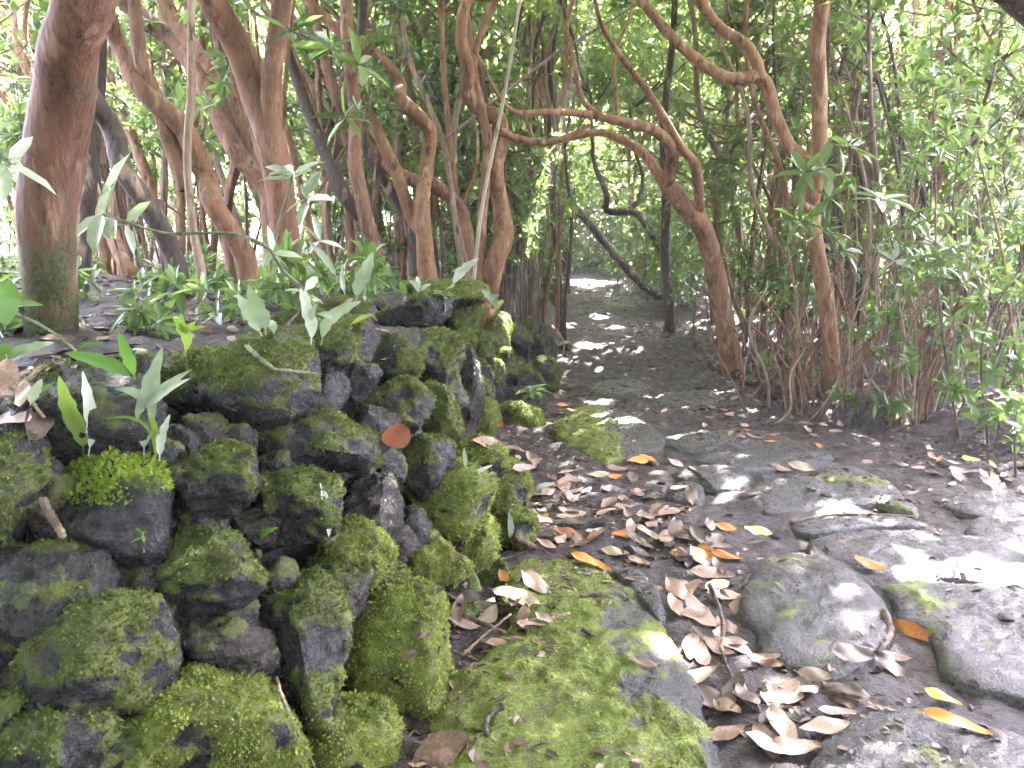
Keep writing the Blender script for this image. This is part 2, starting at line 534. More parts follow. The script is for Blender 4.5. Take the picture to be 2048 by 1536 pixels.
# ------------------------------------------------------------------ rocks
import bmesh
ICO = {}
for sub in (3, 4, 5):
    b = bmesh.new(); bmesh.ops.create_icosphere(b, subdivisions=sub, radius=1)
    b.verts.ensure_lookup_table()
    ICO[sub] = (np.array([v.co[:] for v in b.verts]), np.array([[v.index for v in f.verts] for f in b.faces]))
    b.free()

def normals(V, T):
    n = np.cross(V[T[:, 1]] - V[T[:, 0]], V[T[:, 2]] - V[T[:, 0]])
    N = np.zeros_like(V)
    for k in range(3): np.add.at(N, T[:, k], n)
    return unit(N)

def rock(ex, ey, ez, rx, ry, rz, moss, seed, sub=4, cuts=9, cut=(.62, .86), mossup=.55):
    g = np.random.default_rng(seed)
    V, T = ICO[sub]; V = V.copy()
    V = unit(V) * (1 + .0 * V[:, :1])
    V = np.sign(V) * np.abs(V) ** .82
    for k in range(cuts):
        n = unit(g.normal(size=3) * np.array([1, 1, .8]))
        c = g.uniform(*cut)
        d = V @ n
        V = V - np.maximum(d - c, 0)[:, None] * n * .88
    V *= 1.0 / np.abs(V).max(0)
    V = (V * np.array([rx, ry, rz])) @ np.array([ex, ey, ez])
    r = (rx * ry * rz) ** (1 / 3)
    N = normals(V, T)
    V = V + N * (r * (.11 * fbm(V / r * 1.1 + seed, 3) + .035 * fbm(V / r * 5 + seed, 3, .6)))[:, None]
    N = normals(V, T)
    m = moss * 1.7 - 1.22 + (mossup + .35) * N[:, 2] + .85 * fbm(V * 8 + seed, 4, .65)
    m = np.clip(m * .9 + .5, 0, 1)
    mm = sstep(.35, .75, m)
    V = V + N * (mm * (.005 + .007 * fbm(V * 26 + seed, 2) + .004 * fbm(V * 70 + seed, 3, .6)) + (1 - mm) * .0035 * fbm(V * 45 + seed, 4, .7))[:, None]
    return V, T, m

def tufts(V, T, m, dens, size, g, maxn=9000, thr=.5):
    N = np.cross(V[T[:, 1]] - V[T[:, 0]], V[T[:, 2]] - V[T[:, 0]])
    a = np.linalg.norm(N, axis=1) / 2
    wgt = a * sstep(thr, thr + .25, m[T].mean(1))
    tot = wgt.sum()
    n = int(min(maxn, tot * dens))
    if n < 420: return None
    f = g.choice(len(T), n, p=wgt / tot)
    b = g.dirichlet((1, 1, 1), n)
    P = (V[T[f]] * b[:, :, None]).sum(1)
    nn = unit(N[f])
    A = unit(nn * g.uniform(.25, 1.1, n)[:, None] + g.normal(0, .6, (n, 3)) + np.array([0, 0, -.15]))
    L = size * g.uniform(.5, 1.4, n)
    q = leaves(P - nn * .002, A, unit(nn + g.normal(0, .5, (n, 3))), L, L * .55, 0)
    return Buf().add(*q)

# px x, px y, half width, half height, tilt (deg, clockwise), moss 0..1, material, label
WALL = [
 (14, 985, 78, 118, 25, .62, 0, "mossy stone cut by the edge of the picture beside the dark hollow"),
 (80, 1190, 135, 128, 15, .24, 0, "big dark wet stone with moss only along its lower right side"),
 (238, 1030, 140, 142, 5, .16, 0, "dark stone capped by a bright green cushion of moss under the twin ferns"),
 (425, 972, 92, 84, -5, .32, 0, "blocky grey stone beside the bright moss cushion"),
 (205, 835, 160, 105, 10, .30, 0, "long dark stone under the grey lobed fern, at the trunk's foot"),
 (488, 765, 172, 98, -8, .58, 0, "broad mossy capstone crossed by a green vine"),
 (640, 888, 150, 70, 10, .66, 0, "long overhanging stone thickly mossed, above the darkest gap"),
 (592, 1025, 90, 78, 8, .46, 0, "mossy stone tucked below the long overhanging stone"),
 (735, 1012, 78, 84, 0, .06, 1, "bare brown upright block under the tip of the overhanging stone"),
 (408, 1142, 128, 92, -6, .46, 0, "wide half mossed stone above the brown hollow"),
 (714, 1112, 72, 66, 10, .90, 0, "small cushion like stone covered in even green moss"),
 (655, 1195, 100, 96, 0, .22, 1, "brown shadowed block beneath the small cushion stone"),
 (205, 1325, 142, 148, 20, .60, 0, "rounded stone with ragged moss, left of the brown hollow"),
 (402, 1470, 200, 152, 0, .93, 0, "largest bright mossy boulder at the bottom of the wall"),
 (75, 1515, 135, 92, 5, .56, 0, "dark mossy stone in the bottom corner below the ragged stone"),
 (430, 1290, 110, 56, 5, .14, 1, "brown recessed stone deep in the hollow"),
 (606, 1295, 92, 155, -5, .54, 0, "tall mossy stone behind the hanging leaf"),
 (800, 1342, 132, 158, 8, .94, 0, "tall yellow green mossy boulder at the wall foot beside the path"),
 (690, 1485, 105, 88, 0, .88, 0, "low mossy stone between the two biggest mossy boulders"),
 (868, 1132, 66, 60, 5, .88, 0, "square pale mossy stone sitting over red rootlets"),
 (900, 1008, 92, 84, -12, .93, 0, "sloping bright mossy stone above the square pale one"),
 (948, 1088, 46, 54, 0, .88, 0, "narrow mossy stone right of the square pale one"),
 (1000, 990, 52, 72, 15, .92, 0, "mossy stone leaning onto the leaf strewn path edge"),
 (1030, 1068, 48, 46, 0, .90, 0, "lowest mossy stone spilling onto the path beside a small pale fern"),
 (950, 918, 66, 46, 20, .93, 0, "flat mossy stone behind the pale seedling"),
 (850, 935, 58, 68, 10, .34, 0, "dark rounded stone right of the round red leaf"),
 (742, 868, 56, 54, 15, .05, 0, "bare grey stone holding the round red leaf"),
 (795, 815, 70, 64, 0, .62, 0, "boxy stone with a golden moss fringe along its top"),
 (878, 832, 40, 62, -25, .74, 0, "slanting mossy stone right of the golden fringed stone"),
 (655, 792, 46, 50, 5, .34, 0, "grey stone wedged right of the vine crossed capstone"),
 (718, 758, 38, 44, 20, .30, 0, "small grey wedge left of the triangular stone"),
 (788, 728, 58, 52, 30, .60, 0, "triangular stone with a mossy sloping side"),
 (645, 702, 64, 70, 5, .74, 0, "upright mossy stone under the two white winged ferns"),
 (718, 676, 38, 54, -5, .52, 0, "narrow stone with a grey green mossy cap"),
 (868, 728, 54, 68, 8, .50, 0, "tall stone under the small pale ferns"),
 (938, 792, 31, 100, 5, .30, 1, "tall thin brown slab standing on edge in the wall"),
 (905, 798, 32, 60, -12, .64, 0, "mossy sliver left of the tall thin slab"),
 (832, 622, 72, 36, -12, .48, 0, "dark flat capstone at the wall's crest"),
 (918, 648, 40, 52, 15, .70, 0, "mossy stone below the yellow green rosette"),
 (888, 592, 86, 30, -5, .88, 0, "long mossy crest stone topmost of the wall"),
 (962, 615, 36, 44, 20, .84, 0, "mossy corner stone where the crest turns down"),
 (918, 690, 34, 36, 0, .74, 0, "mossy block under the rosette bearing stone"),
 (962, 702, 30, 40, 10, .58, 0, "grey green stone in the steep end of the wall"),
 (992, 682, 27, 60, 12, .80, 0, "tall golden mossy stone on the wall's end corner"),
 (957, 748, 29, 33, 0, .50, 0, "dark stone in the middle of the wall's end"),
 (986, 762, 24, 40, 5, .66, 0, "mossy upright stone below the golden corner stone"),
 (1012, 742, 22, 44, 8, .72, 0, "slim mossy stone at the end edge of the wall"),
 (962, 806, 27, 48, 0, .56, 0, "low dark stone above the little mossy foot stone"),
 (1066, 696, 52, 66, 5, .52, 0, "big dark mossy stone beyond the wall's end"),
 (1032, 676, 32, 28, 0, .55, 0, "small stone bridging the wall's end and the big stone beyond"),
 (1092, 752, 27, 40, 5, .62, 0, "mossy stone at the foot of the big stone beyond the wall"),
 (970, 842, 29, 42, 5, .86, 0, "little mossy stone at the wall foot beside the standing orange leaf"),
 (1034, 802, 44, 32, -18, .02, 0, "bare dark boulder lying at the wall foot beside the rosette plant"),
 (1046, 846, 42, 34, 10, .95, 0, "bright mossy boulder on the path side of the standing orange leaf"),
 (1022, 822, 28, 20, 0, .92, 0, "mossy knob behind the bright mossy boulder"),
 (605, 652, 56, 28, -5, .72, 0, "half buried mossy stone at the back of the wall top"),
 (690, 622, 48, 24, 5, .82, 0, "mossy hump on the wall top in front of the red trunks"),
 (1130, 700, 16, 14, 0, .3, 0, "small dark rock at the path side past the wall"),
]
WIN = np.array([(0, 880), (80, 760), (350, 700), (600, 640), (780, 600), (960, 590), (1010, 640), (1095, 670), (1105, 765), (1000, 870), (1035, 1060), (925, 1300), (890, 1540), (0, 1540)], float)

def inside(p, poly):
    x, y = p; c = False
    for (x1, y1), (x2, y2) in zip(poly, np.roll(poly, -1, 0)):
        if (y1 > y) != (y2 > y) and x < (x2 - x1) * (y - y1) / (y2 - y1) + x1: c = not c
    return c

def place_stone(u, v, rx, ry, rot, moss, mat, label, seed, push=.55, group=None, name="wall_stone"):
    P = hit(u, v)
    if P is None: return
    s = mpp(P)
    vd = unit(P - CAM)
    ex0 = unit(np.cross(vd, np.array([0, 0, 1.0]))); ey0 = np.cross(ex0, vd)
    c, sn = math.cos(R(rot)), math.sin(R(rot))
    ex, ey, ez = c * ex0 - sn * ey0, sn * ex0 + c * ey0, -vd
    rz = .5 * (min(rx, ry) + .5 * (rx + ry)) * s
    C = P + vd * rz * push
    px = max(rx, ry)
    sub = 5 if px > 62 else 4
    V, T, m = rock(ex, ey, ez, rx * s * 1.07, ry * s * 1.07, rz, moss, seed, sub)
    o = link(name, rawmesh(name, V, T, True, {"moss": m}), M_STONE_BRIGHT if moss >= .85 else (M_STONE, M_BROWN)[mat], None, C)
    tag(o, label, "stone", group)
    g = np.random.default_rng(seed + 900)
    b = tufts(V, T, m, 40000 if s < .0016 else 30000, .0095 if s < .0016 else .011, g, 14000)
    if b: link("moss", b.mesh("moss", False), M_MOSS_BRIGHT if moss >= .85 else M_MOSS, o)
    solid(V + C, T)
    return o, V, T, m, C

for k, st in enumerate(WALL):
    r_ = place_stone(*st, 100 + k, push={8: 1.15, 11: 1.0, 15: 1.4}.get(k, .55), group="stones of the dry stone wall")
    if k == 2:                                   # the bright cushion
        o, V, T, m, C = r_
        top = V[:, 2].max()
        d = np.hypot(V[:, 0] + .01, V[:, 1]) / .13
        mm = np.clip(1.4 - d, 0, 1) * (V[:, 2] > top - .085)
        b = tufts(V, T, mm, 260000, .012, np.random.default_rng(5), 6000, .3)
        if b: link("moss_cushion", b.mesh("moss_cushion", False), M_TUFT, o)
# smaller stones filling the gaps, deeper in the wall
g = np.random.default_rng(77)
put = []
for k in range(900):
    u, v = g.uniform(0, 1110), g.uniform(600, 1536)
    if not inside((u, v), WIN): continue
    if any(((u - a) / (rx * .98)) ** 2 + ((v - b) / (ry * .98)) ** 2 < 1 for a, b, rx, ry, *_ in WALL): continue
    if any(math.hypot(u - a, v - b) < 44 * (b / 1100) ** 1.5 for a, b in put): continue
    put.append((u, v))
    r = g.uniform(34, 58) * (v / 1100) ** 1.2
    place_stone(u, v, r * g.uniform(.9, 1.3), r, g.uniform(-40, 40), g.uniform(.1, .7), int(g.random() < .3), "small dark filler stone wedged in a gap between bigger wall stones",
                300 + k, 1.5, "filler stones in the wall's gaps", "filler_stone")
    if len(put) > 34: break

# ------------------------------------------------------------------ worn stones bedded in the path
PAVE = [
 ([(1000, 1140), (1090, 1116), (1200, 1146), (1262, 1178), (1318, 1250), (1385, 1345), (1440, 1530), (1480, 1680), (900, 1680), (880, 1500), (905, 1350), (985, 1310), (1020, 1240)], .050, .82, "huge low mossy flagstone filling the path's near corner at the wall foot"),
 ([(1225, 1142), (1262, 1132), (1308, 1168), (1332, 1228), (1318, 1246), (1268, 1190)], .028, .15, "small bare grey stone touching the huge mossy flagstone"),
 ([(1482, 1190), (1500, 1155), (1540, 1116), (1605, 1105), (1698, 1138), (1768, 1225), (1760, 1284), (1698, 1337), (1610, 1337), (1534, 1307), (1488, 1243)], .060, .33, "round dark cobble with a rusty streak in the middle of the near path"),
 ([(1775, 1180), (1845, 1165), (2050, 1180), (2200, 1250), (2200, 1420), (1960, 1372), (1890, 1330), (1855, 1272), (1810, 1240)], .055, .28, "wide smooth dark stone beside the round cobble, cut by the picture's edge"),
 ([(1640, 1096), (1730, 1066), (1900, 1068), (2048, 1090), (2200, 1130), (2200, 1215), (2040, 1172), (1850, 1150), (1730, 1140)], .050, .04, "pale sunlit slab behind the wide smooth dark stone"),
 ([(1620, 1505), (1680, 1448), (1763, 1410), (1845, 1424), (2048, 1471), (2300, 1560), (2300, 1720), (1620, 1720)], .055, .42, "dark stone at the near edge under the long orange leaf"),
 ([(1112, 846), (1169, 814), (1236, 820), (1315, 862), (1328, 893), (1292, 905), (1214, 922), (1135, 892)], .085, .60, "low yellow mossy boulder at the narrowing of the path near the wall"),
 ([(1343, 884), (1404, 864), (1517, 862), (1600, 885), (1668, 912), (1600, 914), (1488, 902), (1376, 904)], .050, .05, "long smooth grey slab behind the mossy boulder, with a sunlit edge"),
 ([(1388, 916), (1460, 905), (1572, 905), (1673, 926), (1572, 934), (1488, 940), (1438, 930)], .040, .15, "thin dark ledge below the long smooth slab"),
 ([(1343, 946), (1404, 934), (1460, 928), (1494, 942), (1488, 972), (1432, 976), (1382, 964)], .050, .08, "dark hump below the thin ledge"),
 ([(1332, 984), (1365, 962), (1404, 976), (1399, 1002), (1348, 1000)], .035, .12, "small dark stone among the fallen leaves"),
 ([(1510, 982), (1545, 950), (1629, 957), (1730, 985), (1755, 1004), (1657, 1012), (1572, 1024), (1530, 1018)], .045, .12, "broad grey slab with a curled leaf at its edge"),
 ([(1617, 946), (1685, 938), (1741, 948), (1820, 998), (1828, 1024), (1763, 1010), (1673, 974)], .060, .40, "greenish ridge stone slanting across the path"),
 ([(1584, 1050), (1685, 1034), (1797, 1034), (1853, 1048), (1741, 1056), (1628, 1066)], .030, .03, "narrow dark ledge stone behind the yellow leaves"),
 ([(1618, 1092), (1690, 1066), (1797, 1066), (1868, 1082), (1800, 1100), (1735, 1120), (1650, 1112)], .040, .10, "dark worn stone in front of the narrow ledge"),
 ([(1937, 1062), (1965, 1036), (2048, 1046), (2150, 1084), (2048, 1116), (1982, 1116)], .060, .25, "sharp edged dark block with green moss on one side"),
 ([(1870, 1000), (1960, 985), (2060, 1005), (2060, 1028), (1940, 1028)], .030, .05, "flat dark stone toward the thicket edge of the path"),
 ([(1180, 770), (1250, 758), (1300, 772), (1260, 790), (1200, 790)], .040, .08, "grey stone in the path past the mossy boulder"),
 ([(1320, 790), (1400, 782), (1450, 800), (1400, 816), (1330, 812)], .050, .05, "flat dark stone in the path below the red leaning tree"),
 ([(1210, 600), (1250, 592), (1290, 602), (1265, 616), (1222, 615)], .060, .0, "dark step stone far up the path"),
]
for k, (poly, H, moss, label) in enumerate(PAVE):
    W = [hit(*p) for p in poly]
    Q = np.array([(p[0], p[1], 0) for p in W])
    Q = spline(np.vstack([Q[-2:], Q, Q[:2]]), 200)
    a0 = np.argmin(np.linalg.norm(Q[:100] - np.array([W[0][0], W[0][1], 0]), axis=1))
    a1 = 100 + np.argmin(np.linalg.norm(Q[100:] - np.array([W[0][0], W[0][1], 0]), axis=1))
    NB = 110
    B = Q[np.linspace(a0, a1, NB + 1).astype(int)[:-1], :2]
    c = B.mean(0)
    B = c + (B - c) * (1 + .09 * fbm(np.column_stack([B * 6, np.full(len(B), k * 1.7)]), 3))[:, None]
    g = np.random.default_rng(500 + k)
    pass
    rr = np.concatenate([np.linspace(.02, .8, 34), np.linspace(.83, 1, 12), [1.03]])
    V = (c + rr[:, None, None] * (B - c)[None]).reshape(-1, 2)
    rv = np.repeat(rr, NB)
    P3 = np.column_stack([V, np.zeros(len(V))])
    zz = env(V[:, 0], V[:, 1])
    rim = np.clip((1.03 - rv) / (.85 if k == 0 else .6), 0, 1)
    prof = np.sqrt(np.clip(1 - (1 - rim) ** 2, 0, 1))
    H *= .30 if k == 0 else .37
    h = H * prof * (1 + .35 * fbm(P3 * 2.5 + k, 2)) + .012 * prof * fbm(P3 * 7 + k, 3) + .004 * prof * fbm(P3 * 28 + k, 3, .6) - .03 * (1 - prof) ** 2
    V = np.column_stack([V, zz + h + .004])
    V = np.vstack([V, [c[0], c[1], V[:NB, 2].mean()]])
    nr = len(rr)
    i = np.arange(nr - 1)[:, None] * NB; j = np.arange(NB)[None]; j2 = (j + 1) % NB
    q = np.stack([i + j, i + NB + j, i + NB + j2, i + j2], -1).reshape(-1, 4)
    t = np.stack([np.full(NB, nr * NB), np.arange(NB), (np.arange(NB) + 1) % NB], -1)
    T = np.vstack([q[:, [0, 1, 2]], q[:, [0, 2, 3]], t])
    if k == 0:
        mx = (V[:, 0] - .02) / .30 - (V[:, 1] - 2.0) * .15
        m = .95 - 1.0 * sstep(.75, 1.9, mx + .8 * fbm(V * 5, 4, .6)) + .18 * fbm(V * 6, 3)
    elif k == 6:
        m = .85 - .9 * sstep(-.1, .5, (V[:, 0] - c[0]) / .3 + .4 * fbm(V * 4, 3)) + .15 * fbm(V * 6, 3)
    else:
        m = moss + .5 * fbm(V * 5 + k, 4, .6) - .1
    m = np.clip(m, 0, 1)
    mz = sstep(.35, .75, m)
    V[:, 2] += mz * np.append(np.clip(prof * 3, 0, 1), 1) * (.006 + .009 * fbm(V * 13, 3, .6))
    C = np.array([c[0], c[1], V[-1, 2]])
    o = link("paving_stone", rawmesh("paving_stone", V - C, [q, t], True, {"moss": m}), M_PAVE, None, C)
    tag(o, label, "stone", "worn stones bedded in the path")
    b = tufts(V - C, T, m, 26000 if k == 0 else 16000, .010 if k == 0 else .009, g, 16000, .5)
    if b: link("moss", b.mesh("moss", False), M_MOSS_BRIGHT, o)
    solid(V, T)

BVH = BVHTree.FromPolygons(np.concatenate(BV).tolist(), np.concatenate(BT).tolist())

def pick(px, py):
    """first ground or stone surface seen through a pixel"""
    d = unit(ray(px, py))
    h = BVH.ray_cast(Vector(CAM), Vector(d), 60)
    if h[0] is None:
        P = hit(px, py)
        return (np.array(P) if P is not None else at(px, py, 12)), np.array([0, 0, 1.0])
    n = np.array(h[1])
    return np.array(h[0]), n if n @ d < 0 else -n

def drop(x, y, z0=3.0):
    h = BVH.ray_cast(Vector((x, y, z0)), Vector((0, 0, -1)), 10)
    if h[0] is None:
        return np.array([x, y, float(terrain(np.array([x]), np.array([y]))[0])]), np.array([0, 0, 1.0])
    n = np.array(h[1])
    return np.array(h[0]), n if n[2] > 0 else -n

# loose pebbles and clods on the path
g = np.random.default_rng(21)
pm = []
for k in range(6):
    V, T, m = rock(*np.eye(3), 1, .8, .55, 0, 700 + k, 3, 7)
    V, T, m = V, T, m * 0
    pm.append((rawmesh("path_pebble", V * .5, T, True, {"moss": m}), V))
for k in range(90):
    if k < 40: x, y = g.uniform(.2, 2.2), g.uniform(2.2, 5.5)
    else: x, y = None, g.uniform(5.5, 17)
    if x is None: x = g.uniform(np.interp(y, FOOT[9:, 1], FOOT[9:, 0]) + .05, np.interp(y, EDGE_Y, EDGE_X))
    P, n = drop(x, y)
    o = link("path_pebble", pm[k % 6][0], M_PAVE if k % 2 else M_STONE, None, P)
    s = g.uniform(.02, .06) * (1.0 if y < 5.5 else 1.7)
    o.scale = (s, s, s * .8); o.rotation_euler = (0, 0, g.uniform(0, 6))
    tag(o, "small dark rock lying loose in the mud of the path", "rock", "small loose rocks along the path")

# ------------------------------------------------------------------ trees traced trunk by trunk
# each: label, category, material, depth at foot, depth at top, trunk [(px, py, width px)], limbs [(attach depth fraction, points)], rise above the picture
TREES = [
 ("thick leaning trunk with green moss on its lower half, standing nearest behind the wall", M_MOSSBARK, 2.45, 2.15,
  [(104, 742, 104), (106, 600, 98), (98, 480, 108), (88, 330, 116), (108, 200, 116), (140, 80, 112), (172, -10, 114)],
  [], 2.6),
 ("dark grey trunk leaning left just behind the thick mossy trunk", M_DARK, 4.0, 3.8,
  [(362, 600, 46), (342, 515, 42), (296, 410, 40), (255, 342, 40), (214, 255, 40), (180, 170, 38), (140, 60, 36), (120, -20, 34)], [], 2.2),
 ("long brown trunk leaning left whose foot hides behind the mossy capstone", M_RED, 4.6, 4.4,
  [(500, 610, 46), (488, 512, 42), (437, 410, 40), (401, 346, 40), (365, 255, 40), (292, 182, 36), (226, 82, 34), (200, -20, 34)],
  [[(372, 380, 30), (345, 300, 34), (318, 214, 34), (285, 130, 30), (270, 20, 26)]], 2.4),
 ("straight slanting trunk crossing behind the pale spotted stem", M_RED, 5.2, 5.6,
  [(560, 600, 44), (548, 460, 38), (533, 378, 38), (483, 310, 38), (437, 228, 38), (392, 137, 38), (337, 77, 40), (269, 23, 40), (240, -20, 38)],
  [[(506, 340, 26), (465, 205, 30), (419, 137, 30), (365, 68, 30), (322, -20, 28)]], 2.4),
 ("big dark forked trunk, the widest in the middle of the leaning group", M_RED, 5.0, 4.7,
  [(600, 640, 72), (592, 592, 62), (574, 501, 56), (560, 387, 58), (540, 273, 60), (501, 182, 56), (469, 91, 56), (416, -20, 56)],
  [[(545, 300, 40), (542, 191, 42), (551, 91, 40), (566, -20, 38)]], 2.6),
 ("pale spotted slender stem standing upright before the slanting trunks", M_PALE, 3.4, 3.4,
  [(400, 650, 20), (406, 547, 20), (387, 456, 16), (378, 319, 16), (383, 182, 16), (384, -20, 14)], [], 1.6),
 ("bare orange brown stem slanting low behind the thick mossy trunk", M_ORANGE, 5.4, 5.8,
  [(345, 640, 30), (330, 605, 28), (273, 538, 27), (205, 447, 27), (146, 401, 26), (60, 300, 24), (0, 200, 22), (-70, 80, 20)], [], 1.8),
 ("short dark upright stem between mossy trunk and orange slanting stem", M_DARK, 4.6, 4.6,
  [(176, 620, 34), (175, 560, 33), (180, 450, 32), (178, 342, 33), (186, 200, 30), (194, 60, 28), (196, -20, 28)], [], 1.6),
 ("red trunk with an elbow and a bright sunlit chip behind the wall crest", M_ORANGE, 5.7, 5.5,
  [(858, 590, 40), (851, 501, 34), (846, 410, 30), (851, 319, 28), (855, 255, 28), (808, 205, 26), (796, 160, 24), (740, 100, 24), (690, 70, 22), (600, -20, 20)],
  [[(848, 470, 26), (823, 433, 26), (791, 342, 25), (750, 255, 24), (705, 150, 22), (690, -20, 20)]], 2.2),
 ("dark thin trunk weaving behind the elbowed red trunk", M_DARK, 6.2, 6.2,
  [(832, 585, 24), (823, 478, 20), (796, 410, 20), (741, 319, 19), (720, 240, 18), (716, 120, 18), (730, -20, 16)], [], 1.8),
 ("upright brown trunk with a broad foot left of the elbowed red trunk", M_RED, 5.3, 5.3,
  [(775, 610, 54), (764, 570, 44), (748, 501, 34), (732, 433, 30), (714, 319, 26), (709, 228, 26), (700, 91, 24), (694, -20, 24)], [], 2.2),
 ("brown trunk leaning left behind the broad footed upright trunk", M_DARK, 6.0, 6.4,
  [(800, 600, 30), (782, 547, 28), (732, 456, 26), (691, 387, 26), (645, 296, 24), (600, 190, 22), (560, 60, 20), (545, -20, 20)], [], 1.8),
 ("red trunk bent over like a hook behind the wall crest", M_RED, 6.3, 6.3,
  [(936, 610, 30), (937, 575, 28), (937, 492, 27), (919, 419, 28), (873, 374, 28), (819, 360, 26), (737, 296, 24), (680, 200, 22), (640, 80, 20), (620, -20, 18)], [], 1.6),
 ("smooth orange trunk snaking upward at the end of the wall", M_ORANGE, 5.9, 5.7,
  [(972, 625, 46), (974, 592, 44), (988, 530, 42), (1006, 478, 40), (1001, 410, 34), (990, 342, 34), (1000, 273, 36), (996, 235, 34), (965, 219, 32), (935, 185, 30), (937, 140, 28), (925, 91, 24), (930, 20, 22), (950, -20, 20)],
  [[(1000, 262, 16), (1040, 278, 14), (1080, 285, 13), (1130, 275, 11), (1180, 250, 9)]], 1.8),
 ("orange tree leaning over the path with two arching limbs", M_ORANGE, 7.2, 6.7,
  [(1470, 760, 48), (1464, 740, 44), (1448, 651, 40), (1427, 521, 38), (1398, 446, 38), (1365, 406, 36), (1333, 368, 34)],
  [[(1333, 372, 28), (1344, 323, 26), (1341, 292, 24), (1307, 260, 22), (1250, 245, 20), (1170, 228, 16), (1101, 223, 13), (1019, 217, 9)],
   [(1330, 370, 24), (1290, 310, 20), (1250, 283, 18), (1200, 265, 15), (1120, 280, 12), (1075, 286, 8)],
   [(1400, 446, 22), (1391, 333, 20), (1359, 290, 18), (1300, 190, 15), (1240, 110, 12), (1200, 40, 9)],
   [(1200, 232, 12), (1165, 200, 12), (1151, 137, 11), (1133, 68, 9), (1147, -10, 8)],
   [(1236, 243, 10), (1233, 200, 9), (1229, 114, 8), (1260, 30, 6)]], 0),
 ("tall orange brown trunk among saplings with a limb forking wide over the path", M_ORANGE, 6.0, 5.6,
  [(1668, 815, 42), (1660, 770, 36), (1646, 599, 32), (1635, 495, 31), (1630, 417, 31), (1635, 318, 31), (1640, 198, 30), (1640, 78, 30), (1644, -20, 28)],
  [[(1634, 330, 30), (1583, 297, 28), (1552, 234, 27), (1524, 158, 27), (1458, 156, 23), (1401, 125, 22), (1344, 73, 21), (1270, -20, 18)],
   [(1524, 168, 24), (1516, 130, 23), (1490, 88, 22), (1437, 52, 21), (1390, -20, 19)],
   [(1634, 425, 18), (1606, 410, 16), (1598, 398, 12)]], 2.4),
 ("straight dark trunk rising from the path side behind the orange leaning tree", M_DARK, 9.5, 9.5,
  [(1338, 672, 26), (1336, 640, 22), (1333, 495, 19), (1336, 400, 18), (1330, 250, 16), (1345, 100, 14), (1350, -20, 12)], [], 1.5),
 ("thick grey trunk standing back in the thicket", M_GREY, 8.6, 8.6,
  [(1728, 700, 62), (1722, 500, 54), (1712, 350, 52), (1724, 200, 52), (1724, 90, 50), (1716, -20, 50)], [], 2.5),
 ("thin mossy trunk fallen slantwise across the far path", M_DARK, 12.5, 12.0,
  [(1315, 590, 18), (1297, 579, 17), (1240, 520, 16), (1180, 446, 15), (1124, 387, 14), (1090, 340, 10)], [], 0),
 ("dark crooked tree arching over the far end of the path", M_DARK, 12.0, 12.0,
  [(1345, 600, 18), (1330, 520, 16), (1300, 460, 16), (1270, 428, 15), (1215, 420, 13), (1212, 390, 12), (1190, 330, 10)],
  [[(1250, 426, 10), (1278, 400, 10), (1285, 350, 8), (1270, 300, 6)]], 1.0),
 ("grey trunk with stubs leaning into the top corner over the thicket", M_DARK, 3.6, 3.2,
  [(2240, 780, 70), (2230, 500, 66), (2180, 250, 62), (2110, 90, 60), (2030, 0, 58), (1960, -60, 52)], [], 1.6),
 ("short mossy post like stump left of the far path", M_DARK, 14.5, 14.5, [(1133, 565, 15), (1132, 540, 14), (1131, 470, 13)], [], 0),
 ("brown trunk slanting up through the thicket far from the path", M_RED, 9.0, 9.4,
  [(2000, 760, 30), (1930, 560, 28), (1880, 480, 28), (1800, 380, 24), (1760, 300, 20), (1740, 180, 18), (1700, -20, 16)], [], 1.5),
]
CATS = {21: "stump", 5: "sapling"}
TOPS = []
troots = []
